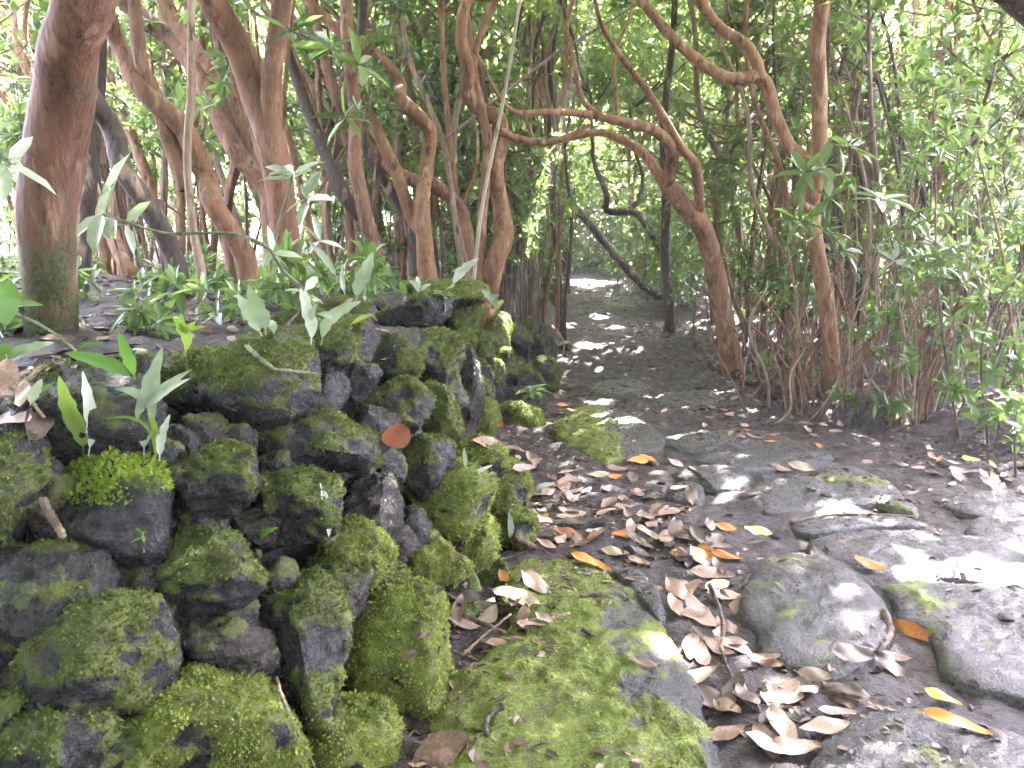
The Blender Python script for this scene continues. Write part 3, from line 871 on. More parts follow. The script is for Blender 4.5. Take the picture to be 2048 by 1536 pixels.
for k, (label, mt, y0, y1, pts, limbs, rise) in enumerate(TREES):
    g = np.random.default_rng(1000 + k)
    lo, hi = pts[0][1], min(p[1] for p in pts)
    def dep(py, off=0.0):
        return y0 + (y1 - y0) * np.clip((lo - py) / max(lo - hi, 1), 0, 1.1) + off
    P = [at(px, py, dep(py)) for px, py, _ in pts]
    rd = [w * mpp(p) / 2 for p, (_, _, w) in zip(P, pts)]
    for i in range(1, len(P) - 1):
        P[i] = P[i] + np.array([0, g.normal(0, .010) * y0, 0])
    base = P[0].copy()
    tz = float(terrain(np.array([base[0]]), np.array([base[1]]))[0])
    if base[2] > tz + .02:
        base = np.array([base[0] + (P[0][0] - P[1][0]) * .2, base[1], tz - .05]); P.insert(0, base); rd.insert(0, rd[0] * 1.25)
    root = thing("forest_tree" if CATS.get(k) is None else ("slender_tree" if k == 5 else "tree_stump"), label, CATS.get(k, "tree"), base)
    if rise:
        d = unit(unit(P[-1] - P[-3]) + np.array([0, .15, .35]))
        q = P[-1]
        for j in range(3):
            d = unit(d + np.array([g.normal(0, .12), g.normal(0, .12), .28]))
            q = q + d * rise / 3
            P.append(q); rd.append(rd[-1] * .78)
    b = Buf().add(*tube(P, rd, 18, 14 * len(P), .07, k * 3.1))
    link("trunk", b.mesh("trunk", True, base), mt, root)
    if rise: TOPS.append((k, P[-1], root))
    for li, lp in enumerate(limbs):
        LP = [at(px, py, dep(py, g.uniform(-.03, .03))) for px, py, _ in lp]
        if k in (14,): LP = [p + np.array([0, -.10 * i * (1 if li % 2 else -1) * .6, 0]) if False else at(lp[i][0], lp[i][1], dep(lp[i][1]) - .14 * i * (1 if li != 1 else -.6)) for i, p in enumerate(LP)]
        if k == 14 and li == 0: L0 = (lp, LP)
        if k == 14 and li in (3, 4):                     # rises out of the first arching limb
            a = LP[0]; i = int(np.argmin([abs(q[0] - lp[0][0]) for q in L0[0]])); dy = L0[1][i][1]
            LP = [at(px, py, dy + .1 * n) for n, (px, py, _) in enumerate(lp)]
        lr = [w * mpp(p) / 2 for p, (_, _, w) in zip(LP, lp)]
        if k == 0 and li == 0: LP = [p + np.array([0, .03 + .06 * min(i, 4), 0]) for i, p in enumerate(LP)]
        if rise and lp[-1][1] < 30:
            d = unit(unit(LP[-1] - LP[-2]) + np.array([0, .1, .4]))
            LP += [LP[-1] + d * .6, LP[-1] + d * 1.3 + np.array([0, 0, .15])]; lr += [lr[-1] * .8, lr[-1] * .5]
            TOPS.append((k, LP[-1], root))
        if k in (14, 19) and li in (0, 2, 3, 4): TOPS.append((k, LP[-1] + np.array([0, 0, .6]), root))
        if k == 14 or k == 19: LP.append(LP[-1] + (LP[-1] - LP[-2]) * .8 + np.array([0, 0, .35])); lr.append(lr[-1] * .6)
        b = Buf().add(*tube(LP, lr, 12, 10 * len(LP), .08, k + li))
        link("limb", b.mesh("limb", True, base), mt, root)
    troots.append((root, base, mt))

# slimmer trunks filling the stand, all of one kind
g = np.random.default_rng(1500)
def slim(n, xr, yr, Yr, lean, wr, mats, name, label, group):
    for k in range(n):
        px, py, Y = g.uniform(*xr), g.uniform(*yr), g.uniform(*Yr)
        l = g.uniform(*lean); w = g.uniform(*wr)
        pts = [(px, py), (px + .15 * l + g.normal(0, 12), py - 170), (px + .45 * l + g.normal(0, 16), py - 330), (px + .8 * l + g.normal(0, 20), py - 490), (px + l * 1.15 + g.normal(0, 20), py - 660), (px + l * 1.4, py - 860)]
        P = [at(a, b, Y + g.normal(0, .04)) for a, b in pts]
        z = float(terrain(np.array([P[0][0]]), np.array([P[0][1]]))[0])
        d, _ = foot_dist(P[0][:1], P[0][1:2])
        if -.05 > d[0] and P[0][0] < np.interp(P[0][1], EDGE_Y, EDGE_X): continue
        P.insert(0, np.array([P[0][0], P[0][1], min(z, P[0][2]) - .05]))
        r = w / 2 * mpp(P[1]); base = P[0]
        root = thing(name, label, "tree", base, group)
        mt = mats[int(g.integers(len(mats)))]
        link("trunk", Buf().add(*tube(P, r * np.linspace(1.15, .55, len(P)), 10, 60, .2, k)).mesh("trunk", True, base), mt, root)
        if g.random() < .6:
            i = int(g.integers(2, 5)); q = P[i]
            e = q + np.array([g.normal(0, .4), g.normal(0, .3), g.uniform(.5, 1.1)])
            link("limb", Buf().add(*tube([q, (q + e) / 2 + g.normal(0, .06, 3), e, e + (0, 0, .5)], [r * .5, r * .4, r * .3, r * .2], 8, 24, .15, k)).mesh("limb", True, base), mt, root)
slim(50, (130, 960), (570, 620), (5.7, 10), (-260, 30), (9, 26), [M_RED, M_DARK, M_ORANGE, M_PALE], "leaning_tree", "slim leaning trunk in the crowded stand behind the wall", "slim leaning trunks behind the wall")
slim(22, (1020, 1130), (560, 640), (8.4, 13), (-60, 60), (6, 14), [M_PALE, M_DARK, M_ORANGE], "leaning_tree", "thin straight trunk in the stand along the path past the wall", "thin straight trunks past the wall")
slim(34, (1480, 2080), (680, 760), (7.0, 11), (-160, 120), (7, 20), [M_PALE, M_DARK, M_PALE, M_ORANGE], "leaning_tree", "thin pale or dark trunk rising through the thicket across from the wall", "thin trunks in the thicket")

# ------------------------------------------------------------------ where the sun gets through (ground points), from the bright spots on path and stones
SPOTS = [(2000, 1160, 120, 26), (1880, 1150, 60, 15), (1800, 1150, 28, 10), (1330, 1302, 50, 26), (1078, 1440, 30, 16), (1125, 1480, 36, 16), (1025, 1205, 36, 16),
         (1605, 1108, 40, 10), (1690, 1204, 30, 14), (1690, 1018, 70, 10), (1432, 865, 90, 8), (1600, 890, 60, 8), (1185, 565, 70, 8), (1240, 578, 50, 6), (1180, 690, 26, 5), (1250, 700, 40, 4), (1270, 762, 30, 6),
         (1315, 790, 40, 8), (1200, 800, 40, 8), (1480, 780, 60, 20), (1540, 830, 60, 16), (1700, 860, 50, 10), (1240, 850, 60, 8), (1130, 650, 20, 6), (1010, 655, 20, 10), (1200, 630, 26, 4), (1230, 655, 22, 4), (1600, 800, 40, 14), (1560, 760, 30, 14), (1760, 880, 40, 8)]
SP = []
for px, py, rx, ry in SPOTS:
    P = hit(px, py); s = mpp(P)
    Pb = hit(px, py + ry); Pt = hit(px, py - ry)
    SP.append((P, rx * s, max(.03, .5 * np.linalg.norm(Pb[:2] - Pt[:2]))))

def shade_keep(C, g, rad=.015):
    """False for a leaf that would stand between the sun and one of the bright spots"""
    keep = np.ones(len(C), bool)
    for P, rx, ry in SP:
        t = (C[:, 2] - P[2]) / SUN[2]
        q = C - SUN * t[:, None] - P
        keep &= ~(((q[:, 0] / (rx + rad)) ** 2 + (q[:, 1] / (ry + rad)) ** 2 < 1) & (t > .3))
    return keep

# crowns: leaf sprays spread overhead to shade the path, split among the nearest treetops
g = np.random.default_rng(31)
n = 54000
C = np.column_stack([g.uniform(-6.5, 7.5, n), g.uniform(-4, 25, n), g.uniform(3.7, 6.4, n)])
dens = .10 + .90 * ((np.abs(C[:, 0] - .75) < 2.75) * (C[:, 1] < 17) + (C[:, 1] < 4) > 0)
dens = dens * np.clip(.9 + .7 * fbm(C * .9, 2), .45, 1)
view_top = 1.1 + .287 * C[:, 1]
C = C[(g.random(n) < dens) & (C[:, 2] > .30 * C[:, 1] * (C[:, 1] < 9) + .9)]
TP = np.array([t[1] for t in TOPS])
own = np.argmin(np.linalg.norm((C[:, None] - TP[None]) * np.array([1, 1, .5]), axis=2), axis=1)
owner = np.array([TOPS[i][0] for i in own])
for k in sorted(set(owner)):
    root, base, mt = troots[k]
    tips = C[owner == k]
    tops = np.array([t[1] for t in TOPS if t[0] == k])
    axes = unit(tips - tops.mean(0) + g.normal(0, .5, tips.shape) + np.array([0, 0, .4]))
    Cc, A, N, L, W = whorls(tips, axes, 9, .17, .46, g, (.0, .5), .2)
    Cc = Cc + g.normal(0, .07, Cc.shape)
    kp = shade_keep(Cc + A * L[:, None] * .5, g)
    q = leaves(Cc[kp], A[kp], N[kp], L[kp], W[kp], 0)
    link("crown", Buf().add(*q).mesh("crown", False, base), M_CANOPY, root)
    b = Buf()
    for tp in tips[:: max(1, len(tips) // 26)]:
        t0 = tops[np.argmin(np.linalg.norm(tops - tp, axis=1))]
        if np.linalg.norm(t0 - tp) > 2.4: continue
        mid = (t0 + tp) / 2 + g.normal(0, .15, 3) - np.array([0, 0, .1])
        b.add(*tube([t0, mid, tp], [.022, .014, .005], 5, 8))
    link("branches", b.mesh("branches", True, base), mt, root)

# ------------------------------------------------------------------ saplings and slender background trees: a few kinds, copied
def make_plant(name, label, cat, group, h, ntwig, per, L, ratio, g, bare, thick, mat_l, mat_s, bend=.12, lod=1, spread=.35):
    root = thing(name, label, cat, (0, 0, 0), group)
    top = np.array([g.normal(0, bend) * h, g.normal(0, bend) * h, h])
    S = spline(np.array([(0, 0, -.06), top * .35 + g.normal(0, .04 * h, 3) * (1, 1, 0), top * .7 + g.normal(0, .03 * h, 3) * (1, 1, 0), top]), 24)
    b = Buf().add(*tube(S, np.linspace(thick, thick * .35, 24), 7, 24))
    tips, axes = [S[-1]], [unit(S[-1] - S[-3])]
    for j in range(ntwig):
        f = g.uniform(bare, .97)
        p = S[int(f * 23)]
        a = g.uniform(0, 6.3); ln = spread * g.uniform(.35, 1) * (1.15 - f * .6)
        d = np.array([math.cos(a), math.sin(a), g.uniform(.1, .9)])
        e = p + unit(d) * ln
        m = (p + e) / 2 + np.array([0, 0, -.04 * ln])
        b.add(*tube([p, m, e], [thick * .4, thick * .3, thick * .16], 5, 7))
        tips.append(e); axes.append(unit(e - m))
        if g.random() < .6:
            tips.append(m); axes.append(unit(e - p))
    link("stem", b.mesh("stem"), mat_s, root)
    q = leaves(*whorls(np.array(tips), np.array(axes), per, L, ratio, g), lod)
    lf = link("leaves", Buf().add(*q).mesh("leaves"), mat_l, root)
    KIDS[root.name] = list(root.children)
    return root

def blocked(x, y, pad=0.0):
    """keeps the path clear"""
    fdv, _ = foot_dist(np.array([x]), np.array([y]))
    return fdv[0] < .15 + pad and x < np.interp(y, EDGE_Y, EDGE_X) + .1 + pad

first = {}
def scatter(protos, spots, label, group, g, smin=.8, smax=1.2):
    used = set()
    for x, y in spots:
        k = int(g.integers(len(protos)))
        p = protos[k]
        P, _ = drop(x, y)
        s = g.uniform(smin, smax); rz = g.uniform(0, 6.3)
        if k not in used:
            used.add(k); p.location = P; p.rotation_euler = (0, 0, rz); p.scale = (s, s, s)
        else:
            dup(p, P, rz, s)
    for k, p in enumerate(protos):                      # an unused kind is not left at the origin
        if k not in used:
            for c in KIDS[p.name]: bpy.data.objects.remove(c)
            bpy.data.objects.remove(p)

def spots_in(n, xr, yr, g, pad=0.0, mind=.22, test=None):
    out = []
    for _ in range(n * 60):
        if len(out) >= n: break
        y = yr[0] + (yr[1] - yr[0]) * g.random() ** 1.15
        x = g.uniform(*xr)
        if abs(x) > y * .70 + .6 or blocked(x, y, pad): continue
        if test and not test(x, y): continue
        if any((x - a) ** 2 + (y - b) ** 2 < mind ** 2 for a, b in out): continue
        out.append((x, y))
    return out

g = np.random.default_rng(41)
lab = "slender sapling with glossy green leaf whorls in the thicket across the path from the wall"
grp = "saplings in the thicket beside the path"
pr = [make_plant("sapling", lab, "sapling", grp, h, nt_, 7, .085, .40, g, .42, .009, M_LEAF, M_TWIG) for h, nt_ in ((.7, 6), (1.0, 9), (1.3, 11), (1.6, 14), (1.9, 16), (1.2, 10), (2.2, 20), (1.5, 12))]
scatter(pr, spots_in(150, (1.6, 7.5), (3.4, 11), g, .02, .15), lab, grp, g)
lab = "slender sapling with glossy green leaf whorls among the red trunks behind the wall"
grp = "saplings among the trunks behind the wall"
pr = [make_plant("sapling", lab, "sapling", grp, h, nt_, 7, .095, .42, g, .50, .009, M_LEAF, M_TWIG) for h, nt_ in ((.8, 6), (1.4, 10), (1.9, 14), (2.3, 17), (1.2, 9), (2.7, 20))]
scatter(pr, spots_in(75, (-6, .6), (4.6, 11), g, .0, .25, lambda x, y: foot_dist(np.array([x]), np.array([y]))[0][0] > .75), lab, grp, g)
lab = "thin leafy stem in the dense stand along the path past the wall's end"
grp = "thin stems along the path past the wall"
pr = [make_plant("sapling", lab, "sapling", grp, h, nt_, 6, .09, .42, g, .45, .012, M_LEAF, M_TWIG, .07) for h, nt_ in ((1.6, 9), (2.2, 14), (1.9, 12), (2.6, 16), (1.2, 8))]
scatter(pr, spots_in(75, (-.9, 1.4), (7.2, 14), g, .05, .13, lambda x, y: -.0 < foot_dist(np.array([x]), np.array([y]))[0][0] < 1.1), lab, grp, g)
lab = "low leafy plant on the soil behind the wall"
grp = "low leafy plants behind the wall"
pr = [make_plant("low_plant", lab, "plant", grp, h, nt_, 6, .10, .34, g, .15, .005, M_LEAF, M_TWIG, .2, 1, .14) for h, nt_ in ((.10, 4), (.14, 5), (.20, 6), (.12, 4))]
scatter(pr, spots_in(40, (-3.6, -.4), (2.3, 5.6), g, .0, .14, lambda x, y: foot_dist(np.array([x]), np.array([y]))[0][0] > .62), lab, grp, g)
lab = "slender forest tree standing back in the sunlit woods"
grp = "slender trees farther back in the woods"
pr = [make_plant("slender_tree", lab, "tree", grp, h, 60, 9, .15, .46, g, bare, .035, M_CANOPY, M_RED if i % 2 else M_PALE, .10, 0, 1.15) for i, (h, bare) in enumerate(((4.5, .3), (5.5, .25), (6, .35), (4, .2), (5, .4)))]
scatter(pr, spots_in(95, (-11, 12), (7.5, 19), g, .35, .5), lab, grp, g)

lab = "low leafy plant on the litter under the thicket's saplings"
grp = "low leafy plants under the thicket"
pr = [make_plant("low_plant", lab, "plant", grp, h, nt_, 6, .085, .40, g, .15, .005, M_LEAF, M_TWIG, .2, 1, .15) for h, nt_ in ((.16, 5), (.24, 7), (.30, 8), (.20, 6))]
scatter(pr, spots_in(28, (1.6, 6), (3.2, 9.5), g, .0, .14), lab, grp, g)

lab = "leafy young tree in the high screen of the thicket across from the wall"
grp = "leafy young trees over the thicket"
pr = [make_plant("slender_tree", lab, "tree", grp, h, 36, 7, .105, .44, g, .48, .020, M_LEAF, M_PALE if i % 2 else M_TWIG, .12, 1, .75) for i, h in enumerate((3.0, 3.6, 4.2, 3.3))]
scatter(pr, spots_in(30, (2.6, 7.5), (5.4, 9.5), g, .45, .4), lab, grp, g)
lab = "leafy young tree behind the leaning red trunks"
grp = "leafy young trees behind the leaning trunks"
pr = [make_plant("slender_tree", lab, "tree", grp, h, 40, 8, .115, .44, g, .45, .020, M_LEAF, M_PALE if i % 2 else M_TWIG, .12, 1, .75) for i, h in enumerate((3.0, 3.6, 4.0))]
scatter(pr, spots_in(16, (-6.5, -.2), (6.6, 10), g, .45, .5), lab, grp, g)

lab = "small leafy sapling edging the far stretch of the path"
grp = "saplings edging the far path"
pr = [make_plant("sapling", lab, "sapling", grp, h, nt_, 7, .11, .44, g, .10, .012, M_LEAF, M_TWIG, .1, 0, .45) for h, nt_ in ((.8, 14), (1.3, 20), (1.8, 26), (1.0, 16))]
scatter(pr, spots_in(80, (-.6, 5.0), (10.5, 21), g, .0, .22, lambda x, y: (x - np.interp(y, EDGE_Y, EDGE_X) < 2.2) and foot_dist(np.array([x]), np.array([y]))[0][0] < 1.6), lab, grp, g)

# thin bare red stems fanned round the tall orange trunk
lab = "thin bare brown stem in the thick fan at the foot of the tall orange trunk"
grp = "thin bare stems round the tall orange trunk"
for k in range(120):                              # and upright ones all through the thicket
    x, y = g.uniform(1.9, 5.2), g.uniform(4.2, 8.5)
    if blocked(x, y, .05): continue
    P, _ = drop(x, y)
    h = g.uniform(.7, 2.1); r = g.uniform(.004, .011)
    ln = np.array([g.normal(0, .12), g.normal(0, .12), 1]) * h
    T = [P - np.array([0, 0, .04]), P + ln * .3 + g.normal(0, .03, 3), P + ln * .65 + g.normal(0, .04, 3), P + ln]
    o = link("bare_stem", Buf().add(*tube(T, [r, r * .9, r * .75, r * .45], 6, 16, .12, k)).mesh("bare_stem", True, P), (M_PTWIG, M_PALE, M_RED)[k % 3], None, P)
    tag(o, "thin upright bare stem standing among the thicket's saplings", "stem", "thin upright stems in the thicket")
for k in range(70):
    px, py = g.uniform(1480, 1880), g.uniform(745, 850)
    py = max(py, 735 + (px - 1490) * .22)
    P, _ = pick(px, py)
    h = g.uniform(.45, 1.15)
    ln = np.array([(px - 1660) / 370 * .35 * -1 + g.normal(0, .32), g.normal(0, .3), 1]) * h
    T = [P - np.array([0, 0, .04]), P + ln * .3 + g.normal(0, .03, 3), P + ln * .65 + g.normal(0, .05, 3), P + ln + g.normal(0, .08, 3)]
    r = g.uniform(.0035, .011)
    o = link("bare_stem", Buf().add(*tube(T, [r, r * .9, r * .75, r * .45], 6, 16, .12, k)).mesh("bare_stem", True, P), M_RED if k % 3 else M_PTWIG, None, P)
    tag(o, lab, "stem", grp)

# the woods beyond, one mass
g = np.random.default_rng(51)
n = 260000
y = 12.5 + 24 * g.random(n) ** .8
x = g.uniform(-1, 1, n) * (y * .78 + 2)
z = path_z(y) + 9.5 * g.random(n) ** .85
C = np.column_stack([x, y, z])
cx = np.interp(y, FOOT[:, 1], FOOT[:, 0]); ex = np.interp(y, EDGE_Y, EDGE_X)
clear = (x > cx - .2) & (x < ex + .2) & (z < path_z(y) + 1.7) & (y < 19)
cl = fbm(C * .55, 3)
kp = ~clear & (cl > -.40 - .45 * (y > 24)) & (z < 2.2 + y * .30)
C = C[kp]
m = 20000                                       # extra leaves added above the far path to shade it
C3 = np.column_stack([g.uniform(-5, 8, m), g.uniform(13, 30, m), 3.2 + 4 * g.random(m)])
C = np.vstack([C, C3[C3[:, 2] < 2.2 + C3[:, 1] * .3]])
m = 34000
C3 = np.column_stack([g.uniform(-2, 6, m), g.uniform(18.5, 25, m), .55 + 3.6 * g.random(m)])
C = np.vstack([C, C3])
m = 90000                                       # same woods continued unseen behind the viewer, added to block fill light
a = g.uniform(math.pi * .98, math.pi * 2.02, m); rr = g.uniform(4.5, 9, m)
C2 = np.column_stack([rr * np.cos(a) * 1.1, rr * np.sin(a) + .5, 6.5 * g.random(m)])
C2 = C2[fbm(C2 * .55, 3) > -.3]
C = np.vstack([C, C2]); n = len(C)
kp = shade_keep(C, g); C = C[kp]; n = len(C)
A = unit(g.normal(size=(n, 3)) * (1, 1, .5)); N = unit(g.normal(0, .5, (n, 3)) + (0, 0, 1))
L = g.uniform(.12, .24, n)
q = leaves(C, A, N, L, L * .5, 0)
tag(link("distant_foliage", Buf().add(*q).mesh("distant_foliage", False), M_CANOPY), kind="stuff")

# ------------------------------------------------------------------ fallen leaves
def dead_leaf(seed):
    g = np.random.default_rng(seed)
    nl, nw = 12, 7
    t = np.linspace(0, 1, nl); s = np.linspace(-1, 1, nw)
    wd = np.sin(np.pi * np.clip(t, 0, 1) ** g.uniform(.75, 1.1)) ** .75 * .5
    wd[0] = .012; wd[-1] = .004
    bend, curl, tw, wav = g.normal(0, .09), g.uniform(-.10, .18), g.normal(0, .14), g.uniform(.005, .03)
    T, S = np.meshgrid(t, s, indexing='ij')
    Wd = wd[:, None] * (1 + .06 * np.sin(T * 17 + seed) * np.abs(S))
    x = T - .5; y = Wd * S * .48 * 1.0
    z = curl * (S * Wd) ** 2 * 1.6 + bend * (T - .5) ** 2 * 2 + tw * S * Wd * (T - .5) + wav * np.sin(T * 9 + seed + S * 2)
    z = z - .02 * (1 - np.abs(S)) * (T > .02)
    V = np.stack([x, y, z], -1).reshape(-1, 3)
    V[:, 2] -= np.quantile(V[:, 2], .25)
    i = (np.arange(nl - 1)[:, None] * nw + np.arange(nw - 1)[None]).ravel()
    q = np.stack([i, i + nw, i + nw + 1, i + 1], -1)
    b = Buf().add(V, q)
    b.add(*tube([V[nw // 2] + (.01, 0, 0), V[nw // 2] + (-.09, g.normal(0, .03), g.uniform(0, .03))], [.010, .007], 4, 4))
    return b.mesh("fallen_leaf")

DL = {}
def dl(kind, v):
    if (kind, v) not in DL:
        me = dead_leaf(60 + v); me.materials.append(DEAD[kind]); DL[(kind, v)] = me
    return DL[(kind, v)]

def put_leaf(P, n, A, L, Wr, kind, v, label, group=None, lift=.004):
    A = np.asarray(A, float); A = unit(A - n * (A @ n)); S = np.cross(n, A)
    o = link("fallen_leaf", dl(kind, v))
    M = Matrix(((A[0] * L, S[0] * L * Wr, n[0] * L, 0), (A[1] * L, S[1] * L * Wr, n[1] * L, 0), (A[2] * L, S[2] * L * Wr, n[2] * L, 0), (0, 0, 0, 1)))
    p = P + n * lift
    M.translation = Vector(p)
    o.matrix_world = M
    return tag(o, label, "leaf", group)

def plane_hit(px, py, P, n):
    d = ray(px, py)
    t = ((P - CAM) @ n) / (d @ n)
    return CAM + d * t

# px, py, length px, angle in the picture (deg, clockwise from right), width ratio, colour, label
NOTED = [
 (1884, 1402, 86, 24, .80, 'yellow', "bright yellow leaf in the leaf filled gap above the long orange leaf"),
 (1912, 1454, 150, 20, .62, 'orange', "long orange leaf lying across the dark stone at the near edge"),
 (1830, 1264, 100, 24, .66, 'orange', "orange leaf lying on the wide smooth dark stone"),
 (1742, 1134, 76, 20, .74, 'orange', "orange leaf at the edge of the sunlit slab"),
 (1515, 1066, 66, 14, .95, 'yellow', "pale yellow oval leaf, right one of the bright pair on the mud"),
 (1450, 1059, 56, 12, 1.0, 'orange', "amber oval leaf, left one of the bright pair on the mud"),
 (1452, 1117, 78, 14, .66, 'orange', "narrow orange leaf between the bright pair and the round cobble"),
 (1424, 1152, 92, 6, .92, 'pink', "broad pinkish leaf with holes behind the greenish yellow leaf"),
 (1432, 1176, 50, -15, 1.0, 'green', "crumpled greenish yellow leaf at the top of the long crooked twig"),
 (1358, 1190, 80, 48, .80, 'brown', "brown leaf dangling into the gap right of the small bare stone"),
 (1390, 1292, 44, 30, .70, 'yellow', "small cream yellow leaf beside the long crooked twig"),
 (1462, 1300, 90, 18, .95, 'pink', "big pinkish leaf at the foot of the round cobble"),
 (1400, 1232, 90, 50, .85, 'pink', "long pale pink leaf half under other leaves in the stone gap"),
 (1276, 924, 46, -6, .95, 'orange', "orange brown leaf standing before the yellow mossy boulder"),
 (1352, 930, 36, 30, 1.0, 'pink', "rounded pink leaf beside the yellow mossy boulder"),
 (1560, 940, 48, 14, .90, 'brown', "brown leaf lying on the dark ledge"),
 (1604, 934, 60, 12, .66, 'pale', "pale leaf catching light on the thin ledge"),
 (1505, 990, 52, -20, .95, 'dark', "curled dark leaf at the edge of the broad grey slab"),
 (1076, 1176, 92, 40, .80, 'brown', "cupped brown leaf topmost of the heap on the mossy flagstone"),
 (1010, 1160, 48, 60, .90, 'orange', "small tan leaf standing up left of the cupped brown leaf"),
 (1035, 1206, 110, 25, .80, 'pale', "pale sunlit leaf under the cupped brown leaf"),
 (985, 1222, 80, 10, .9, 'dark', "dark wet leaf under the heap of sticks on the flagstone"),
 (925, 1250, 90, 15, .9, 'pink', "grey pink leaf at the mossy boulder's side under the sticks"),
 (930, 1195, 80, 4, .7, 'dark', "dark flat leaf under the square pale mossy stone"),
 (880, 1512, 150, -30, 1.15, 'brown', "large tan leaf at the bottom of the picture against the wall foot"),
 (1700, 1312, 90, 8, .95, 'dark', "wide dark leaf beside the curved root"),
 (1788, 1348, 110, 40, .9, 'dark', "dark broad leaf below the curved root"),
 (1630, 1352, 76, 8, .85, 'pink', "light edged pink leaf below the round cobble"),
 (1690, 1395, 90, 20, 1.0, 'pink', "torn pink leaf between the round cobble and the nearest stone"),
 (1530, 1490, 90, 60, .85, 'brown', "tan leaf beneath the lower end of the long crooked twig"),
 (1790, 1320, 70, 15, .9, 'brown', "brown leaf at the edge of the wide smooth stone"),
 (1285, 1332, 70, 15, .70, 'brown', "brown leaf beside the sun patch on the flagstone's edge"),
 (1440, 1140, 40, 60, .7, 'dark', "small folded dark leaf behind the greenish yellow leaf"),
 (1230, 1108, 60, 10, .80, 'pale', "pale leaf at the far rim of the huge flagstone"),
 (1180, 1130, 90, 25, .70, 'orange', "reddish tan leaf lying along the flagstone's far rim"),
 (1990, 940, 40, 45, .5, 'yellow', "yellow brown leaf standing in the thicket's edge litter"),
 (1940, 922, 40, 5, 1.0, 'green', "yellow green leaf at the thicket's edge"),
 (1912, 942, 36, 5, .95, 'brown', "orange brown leaf beside the yellow green leaf by the thicket"),
]
for k, (px, py, L, ang, wr, kind, label) in enumerate(NOTED):
    P, n = pick(px, py)
    n = unit(n + np.array([0, -.25, .55]))
    c, s = math.cos(R(ang)), math.sin(R(ang))
    a = plane_hit(px - c * L / 2, py - s * L / 2, P, n); b = plane_hit(px + c * L / 2, py + s * L / 2, P, n)
    put_leaf(P, n, b - a, min(np.linalg.norm(b - a), .22), wr, kind, k % 9, label, None, .012)

g = np.random.default_rng(61)
AREAS = [
 (104, [(950, 870), (1095, 880), (1130, 925), (1220, 935), (1320, 915), (1400, 1010), (1450, 1120), (1300, 1135), (1200, 1110), (1080, 1100), (1045, 1000)], (.085, .14)),
 (40, [(1330, 1170), (1470, 1160), (1495, 1300), (1620, 1350), (1780, 1340), (1690, 1440), (1560, 1536), (1430, 1536), (1395, 1380)], (.085, .14)),
 (44, [(1450, 790), (1700, 870), (2048, 960), (2048, 1010), (1750, 930), (1350, 850)], (.07, .12)),
 (10, [(905, 1210), (1000, 1180), (1110, 1240), (1000, 1290), (920, 1270)], (.08, .12)),
 (18, [(1105, 640), (1150, 680), (1170, 820), (1115, 830)], (.08, .13)),
 (6, [(0, 750), (90, 760), (70, 880), (0, 900)], (.09, .14)),
]
for cnt, poly, (l0, l1) in AREAS:
    poly = np.array(poly, float); lo, hi = poly.min(0), poly.max(0)
    made = 0
    for _ in range(4000):
        if made >= cnt: break
        px, py = g.uniform(lo[0], hi[0]), g.uniform(lo[1], hi[1])
        if not inside((px, py), poly): continue
        P, n = pick(px, py)
        if n[2] < .5: continue
        n = unit(n + np.array([g.normal(0, .13), g.normal(-.05, .13), .4]))
        a = g.uniform(0, 6.3)
        kind = g.choice(['brown', 'pink', 'dark', 'pale', 'orange', 'rust'], p=[.33, .28, .30, .03, .04, .02])
        put_leaf(P, n, (math.cos(a), math.sin(a), 0), g.uniform(l0, l1), g.uniform(.7, 1.05), kind, int(g.integers(9)),
                 "dry fallen leaf among many others in the litter on the mud", "dry leaves in the path's litter", g.uniform(.003, .02))
        made += 1
# crumbs of leaf and bark, countless
def crumbs(name, n, box, size, mat, g, dens, seed):
    x = g.uniform(box[0], box[1], n); y = box[2] + (box[3] - box[2]) * g.random(n) ** 1.5
    P3 = np.column_stack([x, y, np.zeros(n)])
    kp = dens(x, y) + .7 * fbm(P3 * 1.6 + seed, 3) > g.random(n)
    P = []
    for a, b in zip(x[kp], y[kp]):
        p, nn = drop(a, b)
        P.append(np.concatenate([p, nn]))
    P = np.array(P); P = P[P[:, 5] > .55]; m = len(P)
    N = unit(P[:, 3:] + g.normal(0, .35, (m, 3)))
    ang = g.uniform(0, 6.3, m); A = np.column_stack([np.cos(ang), np.sin(ang), g.normal(0, .15, m)])
    L = g.uniform(size[0], size[1], m) * np.where(P[:, 1] > 6, 1.3, 1)
    q = leaves(P[:, :3] + N * .004 - A * L[:, None] / 2, A, N, L, L * g.uniform(.3, .7, m), 1)
    tag(link(name, Buf().add(*q).mesh(name, False), mat), kind="stuff")
M_CRUMB = leaf_mat("leaf_crumbs", [(.1, (.035, .024, .022)), (.45, (.09, .058, .048)), (.75, (.20, .125, .10)), (1, (.36, .26, .21))], .55, 0, isl=True)
def litter_dens(x, y):
    d, _ = foot_dist(x, y)
    e = np.interp(y, EDGE_Y, EDGE_X)
    return np.where(d > .04, -9, 0) + .25 + .35 * np.exp(-np.abs(d) / .35) + .30 * sstep(-.5, .1, x - e) - .12 * sstep(5, 7, y) - .32 * ((x > .75) & (x < 2.1) & (y < 4.4))
crumbs("leaf_litter", 60000, (-.25, 4.5, 1.35, 16), (.010, .045), M_CRUMB, g, litter_dens, 3)
crumbs("soil_litter", 9000, (-4, .2, 1.6, 8), (.02, .09), M_CRUMB, g, lambda x, y: np.where(foot_dist(x, y)[0] > .62, .55, -9), 8)

